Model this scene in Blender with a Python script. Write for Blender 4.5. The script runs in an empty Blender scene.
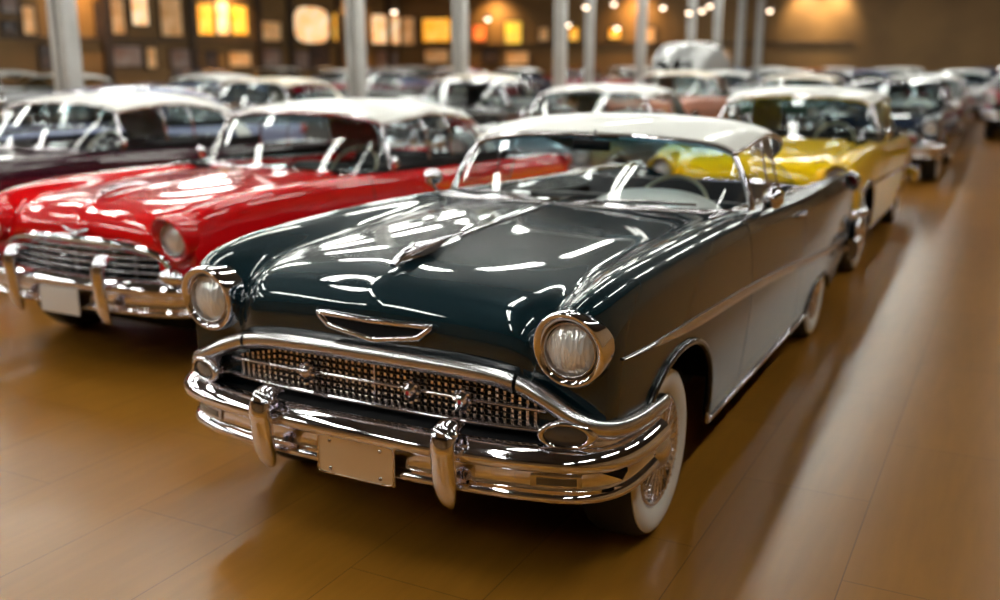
import bpy, bmesh, math, random
import numpy as np
from mathutils import Vector, Matrix
random.seed(7)
sc = bpy.context.scene
C = sc.collection

# ------------------------------------------------------------------ camera
F_PX = 993.0
PITCH = math.atan(240.0 / F_PX)
YAW = math.atan(530.0 / math.hypot(240.0, F_PX))
cam_d = bpy.data.cameras.new('camera')
cam = bpy.data.objects.new('camera', cam_d)
C.objects.link(cam)
cam.location = (2.0556, -3.4966, 1.85)
cam.rotation_euler = (math.pi / 2 - PITCH, 0, YAW)
cam_d.sensor_width = 36.0
cam_d.lens = 36.0 * F_PX / 1000.0
cam_d.clip_end = 300
cam_d.dof.use_dof = True
cam_d.dof.focus_distance = 3.15
cam_d.dof.aperture_fstop = 1.2
sc.camera = cam

# ------------------------------------------------------------------ world, exposure
world = bpy.data.worlds.new('world')
sc.world = world
world.use_nodes = True
bg = world.node_tree.nodes['Background']
bg.inputs[0].default_value = (0.9, 0.85, 0.8, 1)
bg.inputs[1].default_value = 0.02
sc.view_settings.view_transform = 'Standard'
sc.view_settings.look = 'None'
sc.view_settings.exposure = 0.08
sc.view_settings.gamma = 1.0
sc.view_settings.use_curve_mapping = False
sc.cycles.use_denoising = True
sc.cycles.max_bounces = 8
sc.cycles.glossy_bounces = 5
sc.cycles.transparent_max_bounces = 24
sc.cycles.caustics_reflective = False
sc.cycles.caustics_refractive = False
sc.cycles.sample_clamp_indirect = 6
TUBE_STRENGTH = 40.0
CEIL_Z = 5.6

# ------------------------------------------------------------------ materials
def new_mat(name):
    m = bpy.data.materials.new(name)
    m.use_nodes = True
    nt = m.node_tree
    return m, nt, nt.nodes['Principled BSDF']

def pbr(name, col, rough=0.5, metal=0.0, coat=0.0, spec=0.5, emit=None, estr=0.0):
    m, nt, b = new_mat(name)
    b.inputs['Base Color'].default_value = (*col, 1)
    b.inputs['Roughness'].default_value = rough
    b.inputs['Metallic'].default_value = metal
    b.inputs['Coat Weight'].default_value = coat
    b.inputs['Coat Roughness'].default_value = 0.02
    if coat >= 1: b.inputs['Coat IOR'].default_value = 1.62
    b.inputs['Specular IOR Level'].default_value = spec
    if emit:
        b.inputs['Emission Color'].default_value = (*emit, 1)
        b.inputs['Emission Strength'].default_value = estr
    return m

def noise_mix(m, c1, c2, scale, detail=3, dist=None):
    nt = m.node_tree
    b = nt.nodes['Principled BSDF']
    tc = nt.nodes.new('ShaderNodeTexCoord')
    n = nt.nodes.new('ShaderNodeTexNoise')
    n.inputs['Scale'].default_value = scale
    n.inputs['Detail'].default_value = detail
    r = nt.nodes.new('ShaderNodeValToRGB')
    r.color_ramp.elements[0].color = (*c1, 1)
    r.color_ramp.elements[1].color = (*c2, 1)
    r.color_ramp.elements[0].position = .35
    r.color_ramp.elements[1].position = .65
    nt.links.new(tc.outputs['Object'], n.inputs['Vector'])
    nt.links.new(n.outputs['Fac'], r.inputs['Fac'])
    nt.links.new(r.outputs['Color'], b.inputs['Base Color'])
    return m

def bump(m, scale, strength, dist=0.002):
    nt = m.node_tree
    b = nt.nodes['Principled BSDF']
    tc = nt.nodes.new('ShaderNodeTexCoord')
    n = nt.nodes.new('ShaderNodeTexNoise')
    n.inputs['Scale'].default_value = scale
    bp = nt.nodes.new('ShaderNodeBump')
    bp.inputs['Strength'].default_value = strength
    bp.inputs['Distance'].default_value = dist
    nt.links.new(tc.outputs['Object'], n.inputs['Vector'])
    nt.links.new(n.outputs['Fac'], bp.inputs['Height'])
    nt.links.new(bp.outputs['Normal'], b.inputs['Normal'])
    return m

def paint(name, col, metal=0.0, rough=0.25):
    return pbr(name, col, rough, metal, 1.0, 0.06)

def glass_mat(name, tint, band=None, z0=1.2, z1=1.45, refl=1.5):
    m = bpy.data.materials.new(name)
    m.use_nodes = True
    nt = m.node_tree
    nt.nodes.clear()
    out = nt.nodes.new('ShaderNodeOutputMaterial')
    mix = nt.nodes.new('ShaderNodeMixShader')
    tr = nt.nodes.new('ShaderNodeBsdfTransparent')
    gl = nt.nodes.new('ShaderNodeBsdfGlossy')
    gl.inputs['Roughness'].default_value = 0.0
    lw = nt.nodes.new('ShaderNodeLayerWeight')
    lw.inputs['Blend'].default_value = 0.5
    pw = nt.nodes.new('ShaderNodeMath'); pw.operation = 'POWER'
    pw.inputs[1].default_value = 4.0
    fr = nt.nodes.new('ShaderNodeMath'); fr.operation = 'MULTIPLY_ADD'
    f0 = ((refl - 1) / (refl + 1)) ** 2 * 1.8
    fr.inputs[1].default_value = 1 - f0
    fr.inputs[2].default_value = f0
    nt.links.new(lw.outputs['Facing'], pw.inputs[0])
    nt.links.new(pw.outputs[0], fr.inputs[0])
    tr.inputs['Color'].default_value = (*tint, 1)
    if band:
        tc = nt.nodes.new('ShaderNodeTexCoord')
        sx = nt.nodes.new('ShaderNodeSeparateXYZ')
        mr = nt.nodes.new('ShaderNodeMapRange')
        mr.inputs['From Min'].default_value = z0
        mr.inputs['From Max'].default_value = z1
        mc = nt.nodes.new('ShaderNodeMix')
        mc.data_type = 'RGBA'
        mc.inputs[6].default_value = (*tint, 1)
        mc.inputs[7].default_value = (*band, 1)
        nt.links.new(tc.outputs['Object'], sx.inputs[0])
        nt.links.new(sx.outputs['Z'], mr.inputs['Value'])
        nt.links.new(mr.outputs[0], mc.inputs[0])
        nt.links.new(mc.outputs[2], tr.inputs['Color'])
    nt.links.new(fr.outputs[0], mix.inputs[0])
    nt.links.new(tr.outputs[0], mix.inputs[1])
    nt.links.new(gl.outputs[0], mix.inputs[2])
    nt.links.new(mix.outputs[0], out.inputs['Surface'])
    return m

M = {}
M['teal'] = paint('teal_black_paint', (0.003, 0.017, 0.024), 0.22, 0.34)
M['red'] = paint('red_paint', (0.68, 0.002, 0.004), 0.0, 0.2)
M['yellow'] = paint('yellow_paint', (1.0, 0.64, 0.0), 0.0, 0.3)
M['burgundy'] = paint('burgundy_paint', (0.035, 0.004, 0.012), 0.0)
M['lavender'] = paint('lavender_paint', (0.30, 0.32, 0.50), 0.0)
M['peach'] = paint('peach_paint', (0.75, 0.27, 0.16), 0.0)
M['white_paint'] = paint('white_paint', (0.72, 0.71, 0.70), 0.0)
M['navy'] = paint('navy_paint', (0.012, 0.02, 0.04), 0.1)
M['blue'] = paint('steel_blue_paint', (0.06, 0.13, 0.26), 0.1)
M['black_paint'] = paint('black_paint', (0.008, 0.008, 0.010), 0.0)
M['green'] = paint('dark_green_paint', (0.02, 0.05, 0.03), 0.0)
M['grey_paint'] = paint('grey_paint', (0.22, 0.22, 0.23), 0.2)
M['silver_paint'] = paint('silver_paint', (0.45, 0.45, 0.45), 0.3)
M['maroon'] = paint('crimson_paint', (0.25, 0.008, 0.02), 0.0)
M['white_roof'] = bump(pbr('white_roof_vinyl', (0.88, 0.87, 0.83), 0.38, coat=.25), 260, .08)
M['cream_roof'] = pbr('cream_roof', (0.80, 0.68, 0.50), 0.4, coat=.3)
M['chrome'] = pbr('chrome', (0.84, 0.81, 0.86), 0.045, 1.0)
M['satin'] = pbr('satin_chrome', (0.62, 0.60, 0.62), 0.24, 1.0)
M['grille_metal'] = pbr('grille_metal', (0.70, 0.62, 0.55), 0.16, 1.0)
M['black'] = pbr('matt_black', (0.006, 0.006, 0.007), 0.8, spec=.2)
M['rubber'] = bump(pbr('tyre_rubber', (0.012, 0.012, 0.012), 0.6), 90, .2)
M['whitewall'] = pbr('whitewall_rubber', (0.76, 0.75, 0.72), 0.5)
M['seat'] = pbr('dark_leather', (0.015, 0.018, 0.024), 0.4)
M['dash'] = pbr('ivory_dash', (0.90, 0.89, 0.86), 0.35, coat=.3)
M['wheelrim'] = pbr('cream_steering_plastic', (0.85, 0.78, 0.58), 0.3)
M['plate'] = pbr('bare_metal_plate', (0.80, 0.66, 0.46), 0.28, 0.7)
M['plate_white'] = pbr('white_plate', (0.70, 0.66, 0.62), 0.4)
M['lamp_amber'] = pbr('smoked_lamp_lens', (0.07, 0.055, 0.045), 0.2, coat=1)
M['emblem_red'] = pbr('red_enamel', (0.5, 0.03, 0.04), 0.2, coat=1)
M['glass'] = glass_mat('windshield_glass', (0.93, 0.97, 0.97), (0.05, 0.36, 0.50), 1.31, 1.45, 1.52)
M['glass_tinted'] = glass_mat('smoky_windshield_glass', (0.66, 0.72, 0.72), (0.05, 0.30, 0.38), 1.28, 1.42, 1.52)
M['glass_clear'] = glass_mat('clear_glass', (0.97, 0.98, 0.98), None, refl=1.35)
M['glass_dark'] = glass_mat('tinted_glass', (0.55, 0.62, 0.62), None, refl=1.5)

def lens_mat():
    m, nt, b = new_mat('headlight_lens')
    b.inputs['Base Color'].default_value = (0.86, 0.85, 0.84, 1)
    b.inputs['Roughness'].default_value = 0.10
    b.inputs['Metallic'].default_value = 0.35
    b.inputs['Coat Weight'].default_value = 1
    tc = nt.nodes.new('ShaderNodeTexCoord')
    mp = nt.nodes.new('ShaderNodeMapping')
    mp.inputs['Scale'].default_value = (90, 1, 26)
    v = nt.nodes.new('ShaderNodeTexVoronoi')
    v.inputs['Scale'].default_value = 1.0
    bp = nt.nodes.new('ShaderNodeBump')
    bp.inputs['Strength'].default_value = .8
    bp.inputs['Distance'].default_value = .006
    nt.links.new(tc.outputs['Object'], mp.inputs[0])
    nt.links.new(mp.outputs[0], v.inputs['Vector'])
    nt.links.new(v.outputs['Distance'], bp.inputs['Height'])
    nt.links.new(bp.outputs[0], b.inputs['Normal'])
    return m
M['lens'] = lens_mat()

def floor_mat():
    m, nt, b = new_mat('polished_wood_floor')
    L = nt.links
    tc = nt.nodes.new('ShaderNodeTexCoord')
    mp = nt.nodes.new('ShaderNodeMapping')
    mp.inputs['Rotation'].default_value = (0, 0, math.pi / 2)
    br = nt.nodes.new('ShaderNodeTexBrick')
    br.inputs['Color1'].default_value = (0.290, 0.120, 0.014, 1)
    br.inputs['Color2'].default_value = (0.250, 0.102, 0.011, 1)
    br.inputs['Mortar'].default_value = (0.10, 0.036, 0.006, 1)
    br.inputs['Scale'].default_value = 1.0
    br.inputs['Brick Width'].default_value = 1.5
    br.inputs['Row Height'].default_value = 0.55
    br.inputs['Mortar Size'].default_value = 0.0022
    br.inputs['Mortar Smooth'].default_value = 0.3
    L.new(tc.outputs['Object'], mp.inputs[0])
    L.new(mp.outputs[0], br.inputs['Vector'])
    mp2 = nt.nodes.new('ShaderNodeMapping')
    mp2.inputs['Scale'].default_value = (9, 1.0, 1)
    L.new(tc.outputs['Object'], mp2.inputs[0])
    n = nt.nodes.new('ShaderNodeTexNoise')
    n.inputs['Scale'].default_value = 2.2
    n.inputs['Detail'].default_value = 6
    L.new(mp2.outputs[0], n.inputs['Vector'])
    n2 = nt.nodes.new('ShaderNodeTexNoise')
    n2.inputs['Scale'].default_value = 0.9
    n2.inputs['Detail'].default_value = 3
    L.new(tc.outputs['Object'], n2.inputs['Vector'])
    hs = nt.nodes.new('ShaderNodeHueSaturation')
    mr = nt.nodes.new('ShaderNodeMapRange')
    mr.inputs['To Min'].default_value = 0.78
    mr.inputs['To Max'].default_value = 1.22
    L.new(n.outputs['Fac'], mr.inputs['Value'])
    L.new(mr.outputs[0], hs.inputs['Value'])
    L.new(br.outputs['Color'], hs.inputs['Color'])
    L.new(hs.outputs[0], b.inputs['Base Color'])
    mr2 = nt.nodes.new('ShaderNodeMapRange')
    mr2.inputs['To Min'].default_value = 0.275
    mr2.inputs['To Max'].default_value = 0.29
    L.new(n2.outputs['Fac'], mr2.inputs['Value'])
    L.new(mr2.outputs[0], b.inputs['Roughness'])
    b.inputs['Specular IOR Level'].default_value = 0.40
    return m
M['floor'] = floor_mat()
M['wall'] = noise_mix(pbr('brown_wall', (0.12, 0.06, 0.02), 0.7), (0.16, 0.086, 0.028), (0.22, 0.12, 0.038), .4)
M['ceiling'] = noise_mix(pbr('dark_ceiling', (0.03, 0.022, 0.015), 0.8), (0.025, 0.018, 0.012), (0.04, 0.03, 0.02), .6)
M['column'] = noise_mix(pbr('column_paint', (0.5, 0.48, 0.45), 0.5), (0.42, 0.41, 0.39), (0.50, 0.49, 0.47), 2)
M['tube'] = pbr('fluorescent_tube', (1, 1, 1), 0.5, emit=(0.97, 0.99, 0.91), estr=TUBE_STRENGTH)
M['housing'] = pbr('lamp_housing', (0.5, 0.5, 0.5), 0.5)
M['frame_dark'] = pbr('dark_wood_frame', (0.04, 0.022, 0.012), 0.5)
M['bulb'] = pbr('spot_bulb', (1, 1, 1), 0.5, emit=(1.0, 0.74, 0.52), estr=7)

# ------------------------------------------------------------------ mesh helpers
def bs(n, ts):
    """clamped uniform cubic B-spline basis, ts in [0, n-3]"""
    ts = np.clip(np.asarray(ts, float), 0, n - 3 - 1e-9)
    k = 3
    kn = np.concatenate([np.zeros(k), np.arange(n - k + 1), np.full(k, n - k)])
    N = np.zeros((len(ts), n + k))
    for i in range(n + k):
        N[:, i] = (kn[i] <= ts) & (ts < kn[i + 1])
    for d in range(1, k + 1):
        for i in range(n + k - d):
            a = kn[i + d] - kn[i]
            b = kn[i + d + 1] - kn[i + 1]
            t1 = (ts - kn[i]) / a * N[:, i] if a > 0 else 0
            t2 = (kn[i + d + 1] - ts) / b * N[:, i + 1] if b > 0 else 0
            N[:, i] = t1 + t2
    return N[:, :n]

def spline(pts, n):
    """smooth curve through control polygon (clamped b-spline), n samples"""
    p = np.asarray(pts, float)
    if len(p) < 4:
        p = np.array([p[0] * (1 - t) + p[-1] * t if len(p) == 2 else
                      (1 - t) ** 2 * p[0] + 2 * t * (1 - t) * p[1] + t * t * p[2] for t in np.linspace(0, 1, 6)])
    return bs(len(p), np.linspace(0, len(p) - 3, n)) @ p

def link(name, me, mat, parent=None, sharp=None, smooth=True):
    o = bpy.data.objects.new(name, me)
    C.objects.link(o)
    if mat is not None:
        for mm in (mat if isinstance(mat, (list, tuple)) else [mat]):
            me.materials.append(mm)
    if parent is not None:
        o.parent = parent
    if smooth:
        me.shade_smooth()
        if sharp:
            me.set_sharp_from_angle(angle=math.radians(sharp))
    return o

class MB:
    def __init__(s):
        s.v = []; s.f = []; s.m = []
    def add(s, verts, faces, mi=0):
        k = len(s.v)
        s.v += [tuple(map(float, v)) for v in verts]
        s.f += [tuple(i + k for i in f) for f in faces]
        s.m += [mi] * len(faces)
        return s
    def grid(s, P, closed_u=False, closed_v=False, flip=False, mi=0, caps=False):
        P = np.asarray(P); m, n = P.shape[:2]
        fs = []
        for i in range(m if closed_v else m - 1):
            for j in range(n if closed_u else n - 1):
                a = i * n + j; b = i * n + (j + 1) % n
                c = ((i + 1) % m) * n + (j + 1) % n; d = ((i + 1) % m) * n + j
                fs.append((d, c, b, a) if flip else (a, b, c, d))
        if caps:
            fs.append(tuple(range(n)) if flip else tuple(range(n))[::-1])
            q = tuple((m - 1) * n + j for j in range(n))
            fs.append(q[::-1] if flip else q)
        return s.add(P.reshape(-1, 3), fs, mi)
    def box(s, c, d, mi=0, bev=0.0, rot=None):
        bm = bmesh.new()
        bmesh.ops.create_cube(bm, size=1)
        for v in bm.verts:
            v.co = Vector((v.co.x * d[0], v.co.y * d[1], v.co.z * d[2]))
        if bev:
            bmesh.ops.bevel(bm, geom=bm.edges[:], offset=bev, segments=3, profile=.6, affect='EDGES')
        if rot is not None:
            bm.transform(rot.to_4x4() if hasattr(rot, 'to_4x4') else rot)
        bm.verts.index_update()
        s.add([(v.co.x + c[0], v.co.y + c[1], v.co.z + c[2]) for v in bm.verts],
              [[v.index for v in f.verts] for f in bm.faces], mi)
        bm.free()
        return s
    def tube(s, path, r, n=10, mi=0, flat=(1, 1), up=(0, 0, 1)):
        P = np.asarray(path, float); m = len(P)
        r = np.broadcast_to(np.asarray(r, float), (m,))
        T = np.gradient(P, axis=0)
        T /= np.linalg.norm(T, axis=1)[:, None] + 1e-12
        up = np.asarray(up, float)
        G = []
        for i in range(m):
            a = np.cross(T[i], up)
            if np.linalg.norm(a) < 1e-4: a = np.cross(T[i], (0, 1, 0.01))
            a /= np.linalg.norm(a); b = np.cross(a, T[i])
            G.append([P[i] + r[i] * (flat[0] * a * math.cos(t) + flat[1] * b * math.sin(t))
                      for t in np.linspace(0, 2 * math.pi, n, endpoint=False)])
        return s.grid(np.array(G), closed_u=True, mi=mi, caps=True)
    def lathe(s, prof, n=48, mi=0, axis='x', c=(0, 0, 0), closed=False, sx=1, sz=1):
        """prof: (axial, radius)"""
        G = []
        for a, r in prof:
            ring = []
            for t in np.linspace(0, 2 * math.pi, n, endpoint=False):
                p, q = r * math.cos(t) * sx, r * math.sin(t) * sz
                ring.append({'x': (a, p, q), 'y': (p, a, q), 'z': (p, q, a)}[axis])
            G.append(ring)
        return s.grid(np.array(G) + np.array(c), closed_u=True, closed_v=closed, mi=mi)
    def sphere(s, c, r, n=16, m=10, sc=(1, 1, 1), mi=0):
        prof = [(-math.cos(t), max(math.sin(t), 1e-4)) for t in np.linspace(0, math.pi, m)]
        G = [[(c[0] + rr * math.cos(u) * r * sc[0], c[1] + rr * math.sin(u) * r * sc[1], c[2] + a * r * sc[2])
              for u in np.linspace(0, 2 * math.pi, n, endpoint=False)] for a, rr in prof]
        return s.grid(np.array(G), closed_u=True, mi=mi)
    def xf(s, mat):
        s.v = [tuple(mat @ Vector(v)) for v in s.v]
        return s
    def mesh(s, name):
        me = bpy.data.meshes.new(name)
        me.from_pydata(s.v, [], s.f)
        me.polygons.foreach_set('material_index', s.m)
        bm = bmesh.new(); bm.from_mesh(me)
        bmesh.ops.remove_doubles(bm, verts=bm.verts, dist=1e-5)
        bmesh.ops.recalc_face_normals(bm, faces=bm.faces)
        bm.to_mesh(me); bm.free()
        return me
    def obj(s, name, mat, parent=None, sharp=38, smooth=True):
        return link(name, s.mesh(name), mat, parent, sharp, smooth)

def sweep(path, sec, normal_xy=True):
    """path (m,3) in plan; sec (n,2) = (outward, dz) or (m,n,2)"""
    P = np.asarray(path, float); m = len(P)
    T = np.gradient(P, axis=0); T[:, 2] = 0
    T /= np.linalg.norm(T, axis=1)[:, None]
    Nn = np.stack([T[:, 1], -T[:, 0], np.zeros(m)], 1)   # path running +x => normal -y
    sec = np.asarray(sec, float)
    if sec.ndim == 2: sec = np.broadcast_to(sec, (m,) + sec.shape)
    return P[:, None, :] + Nn[:, None, :] * sec[:, :, :1] + np.array([0, 0, 1.])[None, None] * sec[:, :, 1:]

def mirror_path(half):
    h = np.asarray(half, float)
    l = h.copy(); l[:, 0] *= -1
    return np.concatenate([l[::-1][:-1] if abs(h[0, 0]) < 1e-9 else l[::-1], h])

def tag(o, label=None, cat=None, group=None, kind=None):
    if label: o['label'] = label
    if cat: o['category'] = cat
    if group: o['group'] = group
    if kind: o['kind'] = kind
    return o

def empty(name, loc, rz=0):
    o = bpy.data.objects.new(name, None)
    C.objects.link(o)
    o.location = loc; o.rotation_euler = (0, 0, rz)
    o.empty_display_size = .2
    return o

def kids(o):
    return [c for c in C.objects if c.parent == o]

def copy_tree(o, parent=None, swap=None):
    c = o.copy(); C.objects.link(c); c.parent = parent
    if swap and o.type == 'MESH':
        for i, sl in enumerate(c.material_slots):
            n = o.data.materials[i]
            if n in swap:
                c.material_slots[i].link = 'OBJECT'
                c.material_slots[i].material = swap[n]
    for ch in list(o.children):
        copy_tree(ch, c, swap)
    return c

# ------------------------------------------------------------------ car body surface
YS = [-.545, -.52, -.46, -.36, -.22, -.05, .15, .40, .70, 1.0, 1.3, 1.6, 2.0, 2.4, 2.8, 3.2, 3.6, 4.0, 4.35, 4.62, 4.74]
YH = [-.560, -.585, -.575, -.52, -.39, -.19, .06, .36, .68, 1.0, 1.3, 1.6, 2.0, 2.4, 2.8, 3.2, 3.6, 4.0, 4.35, 4.62, 4.74]
ZH = [.80, .87, .955, 1.045, 1.085, 1.105, 1.118, 1.128, 1.135, 1.140, 1.142, 1.13, 1.07, 1.02, 1.0, .98, .965, .945, .91, .85, .74]
ZC = [1.040, 1.066, 1.088, 1.106, 1.122, 1.128, 1.132, 1.135, 1.135, 1.13, 1.12, 1.105, 1.09, 1.07, 1.055, 1.045, 1.035, 1.02, 1.005, .99, .97]
W = [.915, .93, .94, .95, .958, .965, .97, .975, .975, .975, .975, .975, .975, .975, .975, .975, .97, .96, .95, .935, .925]

def car_net(front_drop=0.0, fin=0.0, wide=1.0):
    rows = []
    n = len(YS)
    for i in range(n):
        y, yh, w = YS[i], YH[i], W[i]
        zc = ZC[i]; zh = ZH[i]
        if i > 12: zc += fin * (i - 12) / 8
        fr = max(0, 1 - i / 5.0)                  # 1 at the front edge, 0 from row 5
        fn = max(0, min(1, (i - 12) / 4.0))        # rear fins
        row = [(w - .065, y, .12), (w - .04, y, .34), (w - .012, y, .56), (w, y, .74), (w - .005, y, .90),
               (w - .022 - .012 * fn, y, zc - .055),
               (w - .075 - .0 * fr, y - .035 * fr, zc + .012 + .004 * fr),
               (w - .165 + .06 * fn, y - .040 * fr, zc + .012 - .006 * fr),
               (w - .255 + .02 * fr + .08 * fn, y - .035 * fr, zc - .03 - .10 * fr - .03 * fn),
               (.665 - .025 * fr + .06 * fn, (y * .4 + yh * .6), zh - .04 - .0 * fr),
               (.60, yh, zh - .026), (.50, yh, zh - .016), (.36, yh - .004 * fr, zh - .006),
               (.18, yh - .010 * fr, zh + .002), (.05, yh - .014 * fr, zh + .006), (0, yh - .015 * fr, zh + .013)]
        if i == 0:
            row = [(a, b, c) for a, b, c in row]
        rows.append([(a * wide, b, c - front_drop * fr * (c > .9)) for a, b, c in row])
    return np.array(rows)

def arch_low(y, fz=.77, fr=.49, fc=.12, rz=.43, rr=.42, rc=3.35):
    base = .285 - .012 * max(0, y)
    if y > rc: base = .245 + .17 * max(0, (y - rc - .3) / 1.2)
    if y < -.2: base = .42
    d = (y - fc) / fr
    if abs(d) < 1:
        base = max(base, .29 + (fz - .29) * (1 - abs(d) ** 2.3) ** .5)
    d = (y - rc) / rr
    if abs(d) < 1:
        base = max(base, .22 + (rz - .22) * (1 - abs(d) ** 2.6) ** .45)
    return base

class Body:
    """dense right-half grid; columns: 0..NS side, then up to centre"""
    SEAMS = (1.0, 1.19, 2.50, 3.42)
    def __init__(s, net, dens=5, ns=14, lowf=arch_low):
        nv, nu = net.shape[:2]
        vt = np.linspace(0, nv - 3, 400)
        yv = bs(nv, vt) @ net[:, 0, 1]
        tov = lambda y: float(np.interp(y, yv, vt))
        ts = list(np.linspace(0, nv - 3, (nv - 3) * dens + 1))
        seam_v = []
        for y in s.SEAMS:
            a, b = tov(y - .0055), tov(y + .0055)
            ts = [t for t in ts if not (a - .06 < t < b + .06)]
            ts += [a, b]; seam_v.append((a, b))
        for c, r in ((.12, .49), (3.35, .42)):
            for k in (-1.001, -.995, -.98, -.95, -.9, -.83, -.74, -.6, .6, .74, .83, .9, .95, .98, .995, 1.001):
                y = c + r * k
                if -.44 < y < 4.7: ts.append(tov(y))
        ts = np.array(sorted(ts))
        keep = [0]
        prot = {round(x, 6) for ab in seam_v for x in ab}
        for i in range(1, len(ts)):
            if ts[i] - ts[keep[-1]] > .012 or round(ts[i], 6) in prot: keep.append(i)
        s.ts = ts = ts[keep]
        Bv = bs(nv, ts)
        S = np.einsum('ij,jkl->ikl', Bv, net)
        umax = nu - 3
        us = np.linspace(0, 5.2, 200)
        Bside = bs(nu, us)
        seam_u = 7.6
        top = np.concatenate([np.linspace(4.0, seam_u - .25, 16)[1:], [seam_u - .035, seam_u + .035],
                              np.linspace(seam_u + .3, umax, 22)])
        Bt = bs(nu, top)
        rows = []
        s.y = []
        for i in range(len(ts)):
            c = Bside @ S[i]
            y = c[0, 1]; s.y.append(y)
            zl = lowf(y)
            u0 = np.interp(zl, c[:, 2], us)
            uu = np.concatenate([[u0], [u0 + .05 * (4 - u0) / 4], np.linspace(u0 + .12, 4.0, ns - 2)])
            rows.append(np.concatenate([bs(nu, uu) @ S[i], Bt @ S[i]]))
        s.P = np.array(rows)
        s.y = np.array(s.y)
        s.ns = ns
        s.cseam = ns + 15 + 1 - 1    # index of last column before seam gap
        s.n = s.P.shape[1]
        s.seam_i = [(int(np.argmin(abs(ts - a))), int(np.argmin(abs(ts - b)))) for a, b in seam_v]
        du = np.gradient(s.P, axis=1); dv = np.gradient(s.P, axis=0)
        N = np.cross(dv, du); N /= np.linalg.norm(N, axis=2)[:, :, None] + 1e-12
        mid = N[len(ts) // 2, 5]
        if mid[0] < 0: N = -N
        s.N = N
    def patch(s, i0, i1, j0, j1, side=1, off=0.0):
        P = s.P[i0:i1 + 1, j0:j1 + 1] + s.N[i0:i1 + 1, j0:j1 + 1] * off
        P = P.copy(); P[:, :, 0] *= side
        return P
    def both(s, i0, i1, j0, off=0.0):
        R = s.patch(i0, i1, j0, s.n - 1, 1, off); Lf = s.patch(i0, i1, j0, s.n - 1, -1, off)
        return np.concatenate([R, Lf[:, ::-1][:, 1:]], 1)

# ------------------------------------------------------------------ wheels
def make_wheel(side, parent, x=.86, y=0, R=.345, fancy=True):
    """part: wheel (tyre mesh) with sub-parts"""
    s = side
    tw = .19
    prof = []
    for a, r in [(-.5, .62), (-.58, .72), (-.62, .82), (-.58, .92), (-.46, .975), (-.3, .998), (0, 1.0), (.3, .998), (.46, .975), (.56, .93), (.61, .88), (.62, .80), (.58, .70), (.52, .64), (.3, .6), (-.3, .6)]:
        prof.append((a * tw, r * R))
    prof = list(spline(prof + [prof[0]], 60))[:-1]
    xo = s * x
    mb = MB().lathe([(xo + s * (a - tw * .5), r) for a, r in prof], 56, c=(0, y, R), closed=True)
    ty = mb.obj('wheel', M['rubber'], parent, sharp=None)
    f = xo + s * (-tw * .5)
    ww = spline([(.585 * tw, .93 * R), (.632 * tw, .90 * R), (.655 * tw, .81 * R), (.62 * tw, .72 * R), (.55 * tw, .655 * R)], 12)
    ww = [(f + s * a, r) for a, r in ww]
    MB().lathe(ww + [(f + s * .4 * tw, .66 * R), (f + s * .4 * tw, .9 * R)], 56, c=(0, y, R), closed=True).obj('whitewall', M['whitewall'], ty)
    # chrome cover: rim, recessed dish with ribs, centre cap
    pr = spline([(.52 * tw, .655 * R), (.60 * tw, .64 * R), (.60 * tw, .60 * R), (.50 * tw, .57 * R), (.44 * tw, .54 * R), (.44 * tw, .40 * R), (.50 * tw, .30 * R), (.56 * tw, .25 * R), (.58 * tw, .20 * R), (.72 * tw, .17 * R), (.78 * tw, .08 * R), (.79 * tw, .001)], 34)
    MB().lathe([(f + s * a, r) for a, r in pr], 56, c=(0, y, R)).obj('wheel_cover', M['chrome'], ty)
    if fancy:
        sp = MB()
        nsp = 36
        for k in range(nsp):
            t = 2 * math.pi * k / nsp
            t2 = t + (.16 if k % 2 else -.16)
            a = np.array([f + s * .62 * tw, y + .58 * R * math.cos(t), R + .58 * R * math.sin(t)])
            b = np.array([f + s * .60 * tw, y + .22 * R * math.cos(t2), R + .22 * R * math.sin(t2)])
            sp.tube([a, (a + b) / 2, b], .0035, 6)
        sp.obj('wire_spokes', M['chrome'], ty)
    return ty

# ------------------------------------------------------------------ bars
BUMPER_HALF = [(0, -.690, 0), (.18, -.690, 0), (.42, -.680, 0), (.62, -.655, 0), (.78, -.620, 0), (.89, -.56, 0), (.938, -.45, 0), (.945, -.32, 0), (.945, -.20, 0)]

def bumper_path(n=90, half=BUMPER_HALF):
    full = mirror_path(half)
    return spline(full, n)

def zb(z): return .385 + (np.asarray(z) - .30) * .76

def bumper_section():
    low = spline([(-.02, .315), (.005, .300), (.040, .302), (.052, .325), (.040, .352), (.026, .358)], 12)
    mid = np.array([(.024, .362), (.022, .40), (.024, .440)])
    up = spline([(.030, .447), (.062, .455), (.088, .482), (.088, .520), (.062, .556), (.02, .575), (-.015, .565), (-.03, .53)], 18)
    back = np.array([(-.02, .45), (-.03, .36)])
    q = np.concatenate([low, mid, up, back])
    q[:, 1] = zb(q[:, 1])
    return q

def rear_bumper_part(root, mat):
    half = [(0, 4.83, 0), (.3, 4.83, 0), (.6, 4.82, 0), (.82, 4.80, 0), (.96, 4.72, 0), (1.0, 4.58, 0), (1.0, 4.40, 0), (.99, 4.3, 0)]
    p = spline(mirror_path(half), 60)[::-1]
    secs = spline([(0, .36), (.04, .37), (.055, .42), (.06, .47), (.045, .52), (.0, .54), (-.03, .52)], 16)
    secs = np.concatenate([secs, [(-.02, .45), (-.02, .38)]])
    MB().grid(sweep(p, secs), closed_u=True, caps=True).obj('rear_bumper', mat, root)

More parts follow.
